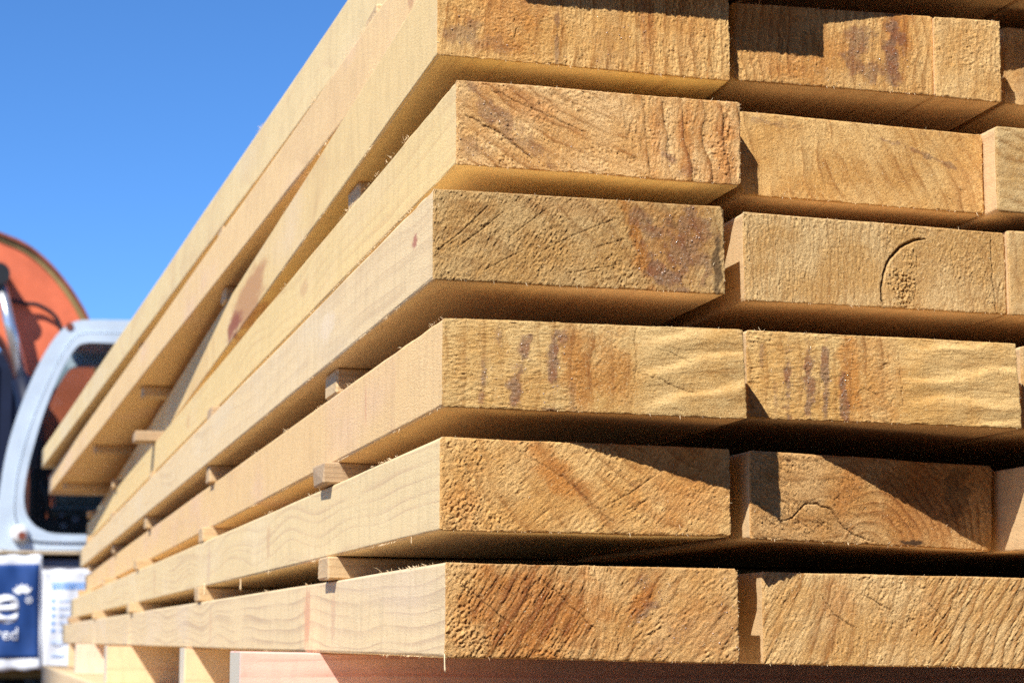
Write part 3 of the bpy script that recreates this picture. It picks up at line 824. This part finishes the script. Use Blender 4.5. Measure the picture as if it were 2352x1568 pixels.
# ------------------------------------------------------------------ bearers, lower pack, platform
M_PINK = wood_side('bearer_pink_wood', (.80, .52, .43), (.64, .26, .20), pith=(30, 70), sp=6.5, line=.75, warp=3, axis='X', off=80, fuzz=.5, saw=.0)
M_YEL = wood_side('bearer_yellow_wood', (.80, .60, .36), (.55, .22, .14), pith=(30, 160), sp=30, line=.8, warp=2.5, axis='X', off=900, fuzz=.4, saw=.0)
M_PALE = wood_side('bearer_pale_wood', (.84, .66, .50), (.72, .40, .30), pith=(30, 160), sp=30, line=.6, warp=2.5, axis='X', off=1700, fuzz=.4, saw=.0)
M_BEND = NT('bearer_end_grain')
_P, _x, _y, _z = M_BEND.coords()
_r = M_BEND.m('ADD', M_BEND.m('MULTIPLY', _y, .35), M_BEND.m('MULTIPLY', _z, .08))
_s = M_BEND.m('FRACT', M_BEND.m('ADD', _r, M_BEND.m('MULTIPLY', M_BEND.noise(_P, .02, 2), 1.5)))
M_BEND = M_BEND.out(M_BEND.mix(M_BEND.m('POWER', _s, 3.0), (.66, .60, .48), (.42, .36, .26)), .8, M_BEND.bump(M_BEND.noise(_P, .8, 3), .0008, .5))
zb6 = row_box[6][0]
BH = .054
for i, (y, m, xl) in enumerate(((.372, M_PINK, -.052), (1.17, M_YEL, -.010), (2.0, M_YEL, -.038), (2.88, M_PALE, -.040), (3.86, M_YEL, -.012))):
    bm = tilted_box(0, .80 - xl, 0, .058, 0, BH, -.02, 0, .0008, seed=300 + i)
    me = bm_mesh('bearer', bm)
    me.materials.append(m); me.materials.append(M_BEND)
    for p in me.polygons:
        if abs(p.normal.x) > .9: p.material_index = 1
    o = link('bearer', me, [], None, (xl, y, zb6 - BH - .0004 - .02 * xl + .0))
    tag(o, ['pink squared bearer under the bottom row, nearest of the bearers', 'yellow bearer under the bottom row, second from the front', 'bearer under the bottom row, third from the front, half in shade',
            'pale bearer under the bottom row, fourth from the front', 'last bearer under the bottom row at the far end'][i], 'bearer', 'bearers under the stack')
M_LOW = wood_side('lower_plank_wood', (.82, .63, .40), (.58, .36, .2), pith=(60, -20), sp=10, line=.4, warp=10, off=7000)
zl = zb6 - BH - .0008
x = -.048
for i in range(5):
    w = .150
    c4 = [(x, .0, zl - .02 * x), (x + w, .0, zl - .02 * (x + w)), (x + w, .0, zl - .045 - .02 * (x + w)), (x, .0, zl - .045 - .02 * x)]
    seed += 1
    o = plank(c4, -.002, 4.3, GENERIC, seed, .004, M_LOW, ['leftmost plank of the pack below the bearers', 'second plank from the left in the pack below the bearers', 'third plank from the left in the pack below the bearers',
               'fourth plank from the left in the pack below the bearers', 'fifth plank from the left in the pack below the bearers'][i], fuzz=0)
    o['group'] = 'planks of the lower pack'
    x += w + .004

M_CONC = plain('concrete', (.30, .285, .26), .9, 0, .2, 3, .004)
bm = bmesh.new(); box(bm, (-.04, .02, 0), (.95, 4.25, zl - .048 - .016), .01)
tag(link('concrete_platform', bm_mesh('concrete_platform', bm), [M_CONC]), None, None, None, 'structure')

# ------------------------------------------------------------------ ground
k = NT('gravel_ground')
tc = k.n('ShaderNodeTexCoord').outputs['Object']
g1 = k.noise(tc, 1.2, 6, .6); g2 = k.noise(tc, 30, 4, .6)
gc = k.mix(k.ramp(g1, .3, .7), (.15, .085, .042), (.20, .12, .065))
gc = k.mix(k.m('MULTIPLY', k.ramp(g2, .45, .7), .5), gc, (.24, .16, .10))
M_GROUND = k.out(gc, .95, k.bump(g2, .03, .6))
bm = bmesh.new()
bmesh.ops.create_grid(bm, x_segments=2, y_segments=2, size=4000)
tag(link('ground', bm_mesh('ground', bm), [M_GROUND]), None, None, None, 'structure')

# ------------------------------------------------------------------ added, unseen shed behind the viewpoint, cuts sky light on the plank ends
M_BLOCKER = plain('blocker_boards', (.060, .042, .028), .85, 0, .3, 2)
M_BLOCKROOF = plain('blocker_roof_sheet', (.10, .095, .09), .6, 0, .2, 2)
blocker = bpy.data.objects.new('sky_blocker', None); col.objects.link(blocker); blocker.location = (9.0, -9.0, 0)
tag(blocker, 'added, unseen shed across the yard, facing the plank ends', 'blocker')
bm = bmesh.new(); box(bm, (-12.2, -5, 0), (12, 3.9, 5.6), .02); link('wall', bm_mesh('wall', bm), [M_BLOCKER], blocker)
bm = bmesh.new(); rv = [bm.verts.new(p) for p in ((-12.5, 4.2, 5.5), (12.4, 4.2, 5.5), (12.4, -.5, 7.0), (-12.5, -.5, 7.0), (-12.5, -5.3, 5.5), (12.4, -5.3, 5.5))]
bm.faces.new((rv[0], rv[1], rv[2], rv[3])); bm.faces.new((rv[3], rv[2], rv[5], rv[4]))
ro = link('roof', bm_mesh('roof', bm), [M_BLOCKROOF], blocker); md = ro.modifiers.new('thickness', 'SOLIDIFY'); md.thickness = .1; md.offset = 1
bms = bmesh.new(); box(bms, (0, 0, .1), (.19, .03, 5.4), .004, 1); sm = bm_mesh('blocker_board', bms); sm.materials.append(M_BLOCKER)
for i in range(118):
    s_ = link('blocker_board', sm, [], blocker); s_.location = (-12.15 + i * .205, 3.9, 0)

# ------------------------------------------------------------------ excavator
M_CAB = plain('cab_paint_pale_blue', (.50, .59, .68), .5, 0, .10, 4)
M_ORANGE = plain('boom_paint_orange', (.70, .165, .075), .42, 0, .18, 3)
M_RUST = plain('rusty_edge', (.22, .06, .035), .7, 0, .3, 10)
M_BLACK = plain('black_plastic', (.018, .019, .022), .5)
M_NAVY = plain('navy_paint', (.008, .013, .035), .5, 0, .2, 2)
M_STEEL = plain('chrome_rod', (.62, .64, .66), .25, .8, .05)
M_GREY = plain('house_grey_paint', (.20, .19, .22), .55, 0, .15, 4)
M_BEIGE = plain('dusty_ledge', (.55, .42, .27), .8, 0, .2, 8)
M_OLIVE = plain('dusty_olive_steel', (.26, .18, .07), .8, 0, .25, 5)
M_TRACK = plain('track_steel', (.03, .028, .022), .75, 0, .4, 8)
M_SEAT = plain('seat_fabric', (.16, .17, .15), .9, 0, .15, 10)
M_WHITE = plain('white_cap', (.75, .75, .74), .4)
kg = NT('cab_glass')
kg.b.inputs['Transmission Weight'].default_value = 0.0
gl = kg.n('ShaderNodeBsdfGlossy'); gl.inputs['Roughness'].default_value = .03; gl.inputs['Color'].default_value = (.9, .95, 1, 1)
tr = kg.n('ShaderNodeBsdfTransparent'); tr.inputs['Color'].default_value = (.78, .86, .86, 1)
fr = kg.n('ShaderNodeFresnel'); fr.inputs['IOR'].default_value = 1.5
mx = kg.n('ShaderNodeMixShader')
kg.t.links.new(kg.m('ADD', fr.outputs[0], .16), mx.inputs[0]); kg.t.links.new(tr.outputs[0], mx.inputs[1]); kg.t.links.new(gl.outputs[0], mx.inputs[2])
kg.t.links.new(mx.outputs[0], kg.t.nodes['Material Output'].inputs['Surface'])
M_GLASS = kg.mat

YC = 9.6                                        # near side of the cab
EX = bpy.data.objects.new('excavator', None); col.objects.link(EX)
EX.location = (.7, 10.6, 0)
tag(EX, 'orange excavator with a pale blue cab behind the timber stack', 'excavator')
EXL = np.array([.7, 10.6, 0])


def ex(px, py, y=YC, ref=YC):
    """point traced on the cab side, carried to depth y"""
    p = at(px, py, ref); p[1] = y
    return p - EXL


def part(name, bm, m, smooth=False, parent=None):
    return link(name, bm_mesh(name, bm, smooth), [m], EX if parent is None else parent)


def smooth_loop(pts, n):
    """closed outline resampled through a Catmull-Rom curve"""
    P = np.array(pts, dtype=float); out = []
    N = len(P)
    for i in range(N):
        a, b, c, d = P[i - 1], P[i], P[(i + 1) % N], P[(i + 2) % N]
        for t in np.linspace(0, 1, n, endpoint=False):
            out.append(.5 * ((2 * b) + (-a + c) * t + (2 * a - 5 * b + 4 * c - d) * t * t + (-a + 3 * b - 3 * c + d) * t ** 3))
    return np.array(out)


OUT = [(540, 736), (420, 736), (300, 735), (215, 734), (172, 738), (142, 757), (112, 795), (82, 850), (52, 920), (26, 995), (9, 1065), (0, 1130), (-3, 1190), (0, 1240), (12, 1262), (120, 1263), (300, 1263), (540, 1263), (548, 1100), (548, 900)]
MID = [(520, 768), (420, 768), (300, 766), (222, 764), (190, 766), (167, 780), (140, 818), (112, 874), (84, 940), (60, 1010), (42, 1080), (34, 1140), (34, 1185), (44, 1215), (66, 1240), (130, 1246), (300, 1246), (520, 1246), (526, 1100), (526, 900)]
INN = [(480, 791), (400, 791), (300, 790), (228, 787), (196, 788), (176, 797), (152, 832), (126, 885), (100, 950), (80, 1015), (63, 1080), (55, 1135), (58, 1172), (70, 1196), (92, 1214), (140, 1226), (300, 1227), (480, 1227), (488, 1100), (488, 900)]


def ring(bm, A, B, y0, y1, n=5):
    A = smooth_loop(A, n); B = smooth_loop(B, n)
    L = []
    for loop, y in ((A, y0), (B, y0), (B, y1), (A, y1)):
        L.append([bm.verts.new(Vector(ex(p[0], p[1], y))) for p in loop])
    N = len(A)
    for k_ in range(4):
        a, b = L[k_], L[(k_ + 1) % 4]
        for i in range(N):
            j = (i + 1) % N
            bm.faces.new((a[i], a[j], b[j], b[i]))


def bevel_all(bm, off=.01):
    es = [e for e in bm.edges if e.is_manifold and e.calc_face_angle(0) > .6]
    bmesh.ops.bevel(bm, geom=es, offset=off, segments=2, affect='EDGES', profile=.5)


bm = bmesh.new(); ring(bm, OUT, MID, YC, YC + .07); bevel_all(bm, .006); shell = part('cab_side_frame', bm, M_CAB)
G2 = [(a[0] * .9 + b[0] * .1, a[1] * .9 + b[1] * .1) for a, b in zip(MID, INN)]
bm = bmesh.new(); ring(bm, G2, INN, YC - .012, YC + .05); bevel_all(bm, .005); door = part('door_frame', bm, M_CAB)
bm = bmesh.new(); ring(bm, OUT, INN, YC + .93, YC + 1.0); bevel_all(bm, .01); part('far_side_frame', bm, M_CAB)


def pane(name, loop, y, th=.006):
    bm = bmesh.new()
    L = smooth_loop(loop, 3)
    vs_ = [bm.verts.new(Vector(ex(p[0], p[1], y))) for p in L]
    f = bm.faces.new(vs_)
    return part(name, bm, M_GLASS)


pane('side_window', INN, YC + .02)
pane('far_window', INN, YC + .965)
# roof, back wall, floor
bm = bmesh.new()
a = ex(200, 734); b = ex(548, 734)
box(bm, (a[0] - .06, a[1] + .0705, a[2] - .06), (b[0], a[1] + .93, a[2] - .002), .03)
roof = part('roof', bm, M_CAB)
bm = bmesh.new(); a = ex(250, 726); b = ex(420, 733)
box(bm, (a[0], a[1] + .15, b[2] - .01), (b[0], a[1] + .7, a[2]), .01); part('roof_hatch', bm, M_WHITE, False, roof)
bm = bmesh.new(); a = ex(520, 770); b = ex(546, 1262)
box(bm, (a[0], a[1] + .07, b[2]), (b[0], a[1] + .93, a[2]), .01); part('back_wall', bm, M_CAB)
bm = bmesh.new(); a = ex(10, 1245); b = ex(520, 1262)
box(bm, (a[0], a[1] + .07, b[2]), (b[0], a[1] + .93, a[2]), .005); part('cab_floor', bm, M_BLACK)
# windscreen following the front pillars
bm = bmesh.new()
fr_ = smooth_loop(OUT, 3)[15:36]
va = [bm.verts.new(Vector(ex(p[0] + 14, p[1] + 4, YC + .071))) for p in fr_]; vb = [bm.verts.new(Vector(ex(p[0] + 14, p[1] + 4, YC + .929))) for p in fr_]
for i in range(len(fr_) - 1): bm.faces.new((va[i], va[i + 1], vb[i + 1], vb[i]))
part('windscreen', bm, M_GLASS, True)
# seat and controls
bm = bmesh.new(); a = ex(165, 1055); b = ex(260, 1150)
box(bm, (a[0] - .05, a[1] + .30, b[2] - .02), (b[0], a[1] + .78, a[2]), .05, 3)
seat = part('seat_backrest', bm, M_SEAT, True)
bm = bmesh.new(); a = ex(120, 1150); b = ex(300, 1180)
box(bm, (a[0], a[1] + .28, b[2]), (b[0], a[1] + .80, a[2]), .03, 3); part('seat_cushion', bm, M_SEAT, True, seat)
bm = bmesh.new(); a = ex(60, 1140); b = ex(280, 1242)
box(bm, (a[0] + .02, a[1] + .10, b[2]), (b[0], a[1] + .24, a[2] - .10), .02, 2)
con = part('control_console', bm, M_BLACK)
for (px, py, rr) in ((143, 1180, .014), (147, 1205, .018), (205, 1215, .013), (228, 1190, .02), (175, 1190, .02)):
    bm = bmesh.new(); p = Vector(ex(px, py, YC + .095)); tube(bm, [p, p + Vector((0, -.015, 0))], rr, 12); part('switch', bm, M_GREY, False, con)
bm = bmesh.new(); p = Vector(ex(112, 1140, YC + .2)); tube(bm, [p + Vector((.02, 0, -.12)), p, p + Vector((-.02, 0, .10))], [.012, .012, .028], 10); part('control_lever', bm, M_BLACK, True, con)
bm = bmesh.new(); a = ex(75, 1060); b = ex(110, 1240); box(bm, (a[0], a[1] + .35, b[2]), (b[0], a[1] + .6, a[2]), .02); part('dashboard', bm, M_BLACK, False, con)
# ledge, hinge, bolt
bm = bmesh.new(); a = ex(-60, 1264); b = ex(548, 1277)
box(bm, (a[0], a[1] - .03, b[2]), (b[0], a[1] + 1.0, a[2]), .006); part('cab_sill', bm, M_BEIGE)
bm = bmesh.new(); p = Vector(ex(45, 1226)); tube(bm, [p + Vector((0, .02, 0)), p + Vector((0, -.03, 0)), p + Vector((0, -.045, 0))], [.045, .045, .03], 20); hg = part('door_hinge', bm, M_WHITE, True)
bm = bmesh.new(); p = Vector(ex(50, 1230)); tube(bm, [p + Vector((0, -.04, 0)), p + Vector((0, -.05, 0))], .02, 16); part('hinge_bolt', bm, M_RUST, False, hg)
bm = bmesh.new(); p = Vector(ex(160, 750)); tube(bm, [p + Vector((0, .02, 0)), p + Vector((0, -.006, 0))], .020, 14); part('frame_bolt', bm, M_RUST)
# revolving house under the cab
bm = bmesh.new(); a = ex(-330, 1278); b = ex(1300, 1420)
box(bm, (a[0], YC + .02 - EXL[1], b[2]), (b[0], YC + 2.4 - EXL[1], a[2]), .02); part('house_frame', bm, M_GREY)
bm = bmesh.new(); a = ex(-330, 1421); b = ex(1300, 1553)
box(bm, (a[0], YC + .05 - EXL[1], b[2]), (b[0], YC + .45 - EXL[1], a[2]), .01); part('side_skirt', bm, M_OLIVE)
bm = bmesh.new(); a = ex(560, 860); b = ex(1300, 1277)
box(bm, (a[0], YC + .05 - EXL[1], b[2]), (b[0], YC + 2.4 - EXL[1], a[2]), .08, 3); part('engine_cover', bm, M_ORANGE)
# boom beside the cab
YB = YC + 1.35
OUTER = [(-1010, 700), (-800, 590), (-600, 528), (-420, 495), (-250, 478), (-120, 492), (0, 535), (62, 562), (112, 602), (152, 648), (182, 692), (205, 735), (225, 800), (240, 900), (248, 1020), (250, 1150), (252, 1262)]
INNER = [(-1000, 770), (-800, 700), (-600, 655), (-420, 632), (-250, 640), (-120, 690), (-40, 745), (0, 778), (20, 812), (34, 848), (46, 890), (52, 940), (56, 1000), (60, 1060), (62, 1120), (64, 1190), (66, 1262)]


def strip_solid(bm, A, B, y0, y1):
    L = []
    for loop, y in ((A, y0), (B, y0), (B, y1), (A, y1)):
        L.append([bm.verts.new(Vector(ex(p[0], p[1], y, YB))) for p in loop])
    for k_ in range(4):
        a_, b_ = L[k_], L[(k_ + 1) % 4]
        for i in range(len(A) - 1): bm.faces.new((a_[i], a_[i + 1], b_[i + 1], b_[i]))
    bm.faces.new([l[0] for l in L]); bm.faces.new([l[-1] for l in L])


def dense(pts, n=5):
    P = np.array(pts, dtype=float); out = []
    for i in range(len(P) - 1):
        a_, b_, c_, d_ = P[max(i - 1, 0)], P[i], P[i + 1], P[min(i + 2, len(P) - 1)]
        for t in np.linspace(0, 1, n, endpoint=False):
            out.append(.5 * ((2 * b_) + (-a_ + c_) * t + (2 * a_ - 5 * b_ + 4 * c_ - d_) * t * t + (-a_ + 3 * b_ - 3 * c_ + d_) * t ** 3))
    out.append(P[-1])
    return np.array(out)


DO, DI = dense(OUTER), dense(INNER)
DO2 = DO + (DI - DO) * .035; DO3 = DO + (DI - DO) * .085; DI2 = DI + (DO - DI) * .03
bm = bmesh.new(); strip_solid(bm, DO2, DI2, YB, YB + .36); boom = part('boom', bm, M_ORANGE, False)
bm = bmesh.new(); strip_solid(bm, DO, DO2, YB - .035, YB + .395); part('top_flange', bm, M_RUST, False, boom)
bm = bmesh.new(); strip_solid(bm, DO2, DO3, YB - .012, YB - .0005); part('flange_shade_strip', bm, M_OLIVE, False, boom)  # olive strip stands for the line of shade under the flange
bm = bmesh.new(); strip_solid(bm, DI2, DI, YB - .03, YB + .39); part('bottom_flange', bm, M_RUST, False, boom)
SA, SB = dense([(-1080, 640), (-1030, 900), (-960, 1300)], 4), dense([(-950, 680), (-925, 900), (-890, 1300)], 4)
bm = bmesh.new(); strip_solid(bm, SA, SB, YB + .05, YB + .31); part('stick', bm, M_ORANGE)
KA, KB = dense([(-965, 1290), (-1040, 1480), (-1010, 1680), (-880, 1790)], 5), dense([(-885, 1290), (-850, 1400), (-800, 1560), (-760, 1700)], 5)
bm = bmesh.new(); strip_solid(bm, KA, KB, YB - .25, YB + .61); part('bucket', bm, M_TRACK)
# boom cylinder
YR = YB - .16
bm = bmesh.new(); p = Vector(ex(-4, 632, YR, YR)); tube(bm, [p + Vector((0, .2, 0)), p + Vector((0, -.06, 0))], .065, 20); part('cylinder_pin', bm, M_BLACK)
p0, p1, p2 = Vector(ex(-2, 640, YR, YR)), Vector(ex(52, 868, YR, YR)), Vector(ex(100, 1090, YR, YR))
bm = bmesh.new(); tube(bm, [p0, p1], .034, 16); part('cylinder_rod', bm, M_STEEL, True)
bm = bmesh.new(); tube(bm, [p1, p2], .062, 16); part('cylinder_barrel', bm, M_NAVY, True)
bm = bmesh.new(); hp = [Vector(ex(a_, b_, YB - .05, YB)) for a_, b_ in dense([(10, 690), (60, 700), (90, 705), (130, 735), (150, 800)], 5)]
tube(bm, hp, .012, 8); part('hydraulic_hose', bm, M_BLACK, True)
# tracks
for side, y0 in enumerate((YC - .02, YC + 1.95)):
    za, zb_, xa, xb = .02, .84, .62 - 2.0, .62 + 2.0
    bm = bmesh.new(); box(bm, (xa + .4 - EXL[0], y0 + .1 - EXL[1], .25), (xb - .4 - EXL[0], y0 + .5 - EXL[1], .62), .05); tf = part('track_frame', bm, M_TRACK)
    R = (zb_ - za) / 2
    Lst = (xb - xa) - 2 * R; per_ = 2 * Lst + 2 * math.pi * R
    bms = bmesh.new(); box(bms, (-.085, 0, -.012), (.085, .6, .03), .006, 1); box(bms, (-.02, .01, .0302), (.0, .59, .055), .003, 1)
    sm = bm_mesh('track_shoe', bms); sm.materials.append(M_TRACK)
    n = int(per_ / .178)
    for i in range(n):
        d = i / n * per_
        if d < Lst: x_, z_, an = xa + R + d, zb_, 0
        elif d < Lst + math.pi * R: t_ = (d - Lst) / R; x_, z_, an = xb - R + R * math.sin(t_), za + R + R * math.cos(t_), t_
        elif d < 2 * Lst + math.pi * R: x_, z_, an = xb - R - (d - Lst - math.pi * R), za, math.pi
        else: t_ = (d - 2 * Lst - math.pi * R) / R; x_, z_, an = xa + R - R * math.sin(t_), za + R - R * math.cos(t_), math.pi + t_
        s_ = link('track_shoe', sm, [], tf); s_.location = (x_ - EXL[0], y0 - EXL[1], z_ - .04 * math.cos(an) + (.04 if an == 0 else 0) * 0); s_.rotation_euler = (0, an, 0)
bm = bmesh.new(); p = Vector((.6, YC + 1.25, .45)) - Vector(EXL); a = ex(0, 1421)
tube(bm, [p, Vector((p.x, p.y, a[2] + .05))], .55, 28); part('slew_ring', bm, M_TRACK)
bm = bmesh.new(); box(bm, (.1 - EXL[0], YC + .4 - EXL[1], .3), (1.1 - EXL[0], YC + 2.1 - EXL[1], .7), .05); part('undercarriage', bm, M_TRACK)

# dark container behind the excavator
YK = 16.5
a = at(-420, 790, YK); b = at(150, 790, YK)
bm = bmesh.new(); box(bm, (a[0], YK, 0), (b[0], YK + 2.4, a[2]), .03)
cont = link('site_container', None)
cont.location = (a[0], YK, 0)
tag(cont, 'dark navy site container standing behind the excavator boom', 'container')
bmesh.ops.translate(bm, verts=bm.verts, vec=(-a[0], -YK, 0))
link('container_body', bm_mesh('container_body', bm), [M_NAVY], cont)
sm = None
nrib = 14
for i in range(nrib):
    if sm is None:
        bms = bmesh.new(); box(bms, (0, -.035, .12), (.09, -.0005, a[2] - .12), .01, 1); sm = bm_mesh('wall_rib', bms); sm.materials.append(M_NAVY)
    s_ = link('wall_rib', sm, [], cont); s_.location = (.08 + i * (b[0] - a[0] - .2) / nrib, 0, 0)

# ------------------------------------------------------------------ banners hung on the excavator's side
M_BWHITE = plain('banner_white_cloth', (.80, .82, .85), .7, 0, .04, 3)
M_BBLUE = plain('banner_blue_print', (.016, .058, .21), .6, 0, .18, 5)
M_BTEXT = plain('banner_light_blue_print', (.10, .34, .78), .6)
M_BLINE = plain('banner_pale_blue_print', (.45, .60, .85), .6)
YBAN = YC - .075


def bw(px, py):
    """gentle folds of the cloth (m towards the viewer)"""
    return .006 * math.sin(px * .075 + py * .03) + .003 * math.sin(px * .16 - py * .05 + 1)


def cloth(name, corners, m, dy, parent, org, n=26, edge=0.0):
    TLc, TRc, BRc, BLc = [np.array(c, dtype=float) for c in corners]
    bm = bmesh.new(); g = []
    for j in range(n + 1):
        rowv = []
        for i in range(n + 1):
            s_, t_ = i / n, j / n
            p = (1 - s_) * (1 - t_) * TLc + s_ * (1 - t_) * TRc + s_ * t_ * BRc + (1 - s_) * t_ * BLc
            if edge: p = p + np.array([0, edge * math.sin(p[0] * .12 + 1) * (1 if j in (0, n) else 0)])
            q = at(p[0], p[1], YBAN); q[1] -= bw(p[0], p[1]) + dy
            rowv.append(bm.verts.new(Vector(q - org)))
        g.append(rowv)
    for j in range(n):
        for i in range(n): bm.faces.new((g[j][i], g[j][i + 1], g[j + 1][i + 1], g[j + 1][i]))
    me = bm_mesh(name, bm, True)
    o = link(name, me, [m], parent)
    md = o.modifiers.new('thickness', 'SOLIDIFY'); md.thickness = .0012; md.offset = 0
    return o


def text_mesh(name, txt, h_px, x_px, y_px, m, dy, parent, org, bold=0.0, shear=0.0, sx=1.0):
    """letters laid on the cloth; x_px is the right edge, y_px the baseline, h_px the height of the tallest letter"""
    cu = bpy.data.curves.new('t', 'FONT'); cu.body = txt; cu.offset = bold; cu.shear = shear; cu.resolution_u = 6
    ot = bpy.data.objects.new('t', cu); col.objects.link(ot)
    dg = bpy.context.evaluated_depsgraph_get()
    me = bpy.data.meshes.new_from_object(ot.evaluated_get(dg))
    bpy.data.objects.remove(ot)
    co = np.array([v.co[:] for v in me.vertices])
    s_ = h_px / (co[:, 1].max() - min(0, co[:, 1].min()))
    xr = co[:, 0].max()
    for v in me.vertices:
        px, py = x_px + (v.co.x - xr) * s_ * sx, y_px - v.co.y * s_
        q = at(px, py, YBAN); q[1] -= bw(px, py) + dy
        v.co = Vector(q - org)
    me.name = name
    o = link(name, me, [m], parent)
    md = o.modifiers.new('thickness', 'SOLIDIFY'); md.thickness = .0008; md.offset = 0
    return o


def flat(name, pts, m, dy, parent, org):
    bm = bmesh.new(); vs_ = []
    for (px, py) in pts:
        q = at(px, py, YBAN); q[1] -= bw(px, py) + dy
        vs_.append(bm.verts.new(Vector(q - org)))
    bm.faces.new(vs_)
    o = link(name, bm_mesh(name, bm), [m], parent)
    md = o.modifiers.new('thickness', 'SOLIDIFY'); md.thickness = .0008; md.offset = 0
    return o


org = at(-60, 1535, YBAN)
B1 = bpy.data.objects.new('banner', None); col.objects.link(B1); B1.location = org
tag(B1, 'navy blue banner with white border, white letters and small crown', 'banner')
cloth('white_border', [(-230, 1276), (97, 1274), (96, 1536), (-230, 1548)], M_BWHITE, 0, B1, org, edge=2.0)
cloth('blue_panel', [(-200, 1298), (90, 1294), (88, 1509), (-200, 1515)], M_BBLUE, .004, B1, org)
text_mesh('letter', 'e', 66, 43, 1427, M_BWHITE, .008, B1, org, bold=.018, shear=.10, sx=1.08)
text_mesh('lettering', 'red', 29, 41, 1469, M_BWHITE, .008, B1, org, bold=.004, sx=.95)
for i in range(5):                          # crown: five small lobes in a fan
    an = math.radians(-58 + i * 27); cxp, cyp = 52, 1366
    tip = (cxp + math.sin(an) * 26, cyp - math.cos(an) * 26)
    pts = []
    for t_ in range(12):
        f = 2 * math.pi * t_ / 12
        r1 = 10 * math.cos(f); r2_ = 4.2 * math.sin(f)
        mx_, my_ = cxp + math.sin(an) * 16, cyp - math.cos(an) * 16
        pts.append((mx_ + math.sin(an) * r1 + math.cos(an) * r2_, my_ - math.cos(an) * r1 + math.sin(an) * r2_))
    flat('crown_lobe', pts, M_BWHITE, .008, B1, org)
bm = bmesh.new()
cpx, cpy = 66, 1377
vo, vi = [], []
for t_ in range(20):
    f = 2 * math.pi * t_ / 20
    for lst, rr in ((vo, 7.5), (vi, 5.2)):
        q = at(cpx + rr * math.cos(f), cpy + rr * math.sin(f), YBAN); q[1] -= bw(cpx, cpy) + .009
        lst.append(bm.verts.new(Vector(q - org)))
for i in range(20): bm.faces.new((vo[i], vo[(i + 1) % 20], vi[(i + 1) % 20], vi[i]))
rm = part('registered_mark_ring', bm, M_BWHITE, False, B1)
text_mesh('registered_letter', 'R', 7, 68.5, 1380.5, M_BWHITE, .009, B1, org)

org2 = at(130, 1530, YBAN)
B2 = bpy.data.objects.new('banner', None); col.objects.link(B2); B2.location = org2
tag(B2, 'white banner with pale blue heading and a bulleted list, right of the navy one', 'banner')
cloth('white_sheet', [(98, 1308), (330, 1304), (330, 1528), (98, 1536)], M_BWHITE, .0, B2, org2, edge=1.5)
rb = random.Random(3)
for (yy, x0_, x1_, hh, m, nm) in [(1340, 120, 300, 6, M_BTEXT, 'heading_line'), (1349, 120, 290, 6, M_BTEXT, 'heading_line')]:
    xx = x0_
    while xx < x1_:
        wl = rb.uniform(5, 13)
        flat(nm, [(xx, yy - hh / 2), (xx + wl, yy - hh / 2), (xx + wl, yy + hh / 2), (xx, yy + hh / 2)], m, .003, B2, org2)
        xx += wl + 2.2
for i in range(5):
    yy = 1379 + i * 17
    flat('list_bullet', [(118, yy - 3.5), (126, yy - 3.5), (126, yy + 3.5), (118, yy + 3.5)], M_BTEXT, .003, B2, org2)
    xx = 135
    for j in range(9):
        wl = rb.uniform(6, 14)
        flat('list_line', [(xx, yy - 2), (xx + wl, yy - 2), (xx + wl, yy + 2), (xx, yy + 2)], M_BLINE, .003, B2, org2)
        xx += wl + 3
for yy in (1474, 1505):
    flat('footer_line', [(116, yy - 2), (300, yy - 2), (300, yy + 2), (116, yy + 2)], M_BLINE, .003, B2, org2)
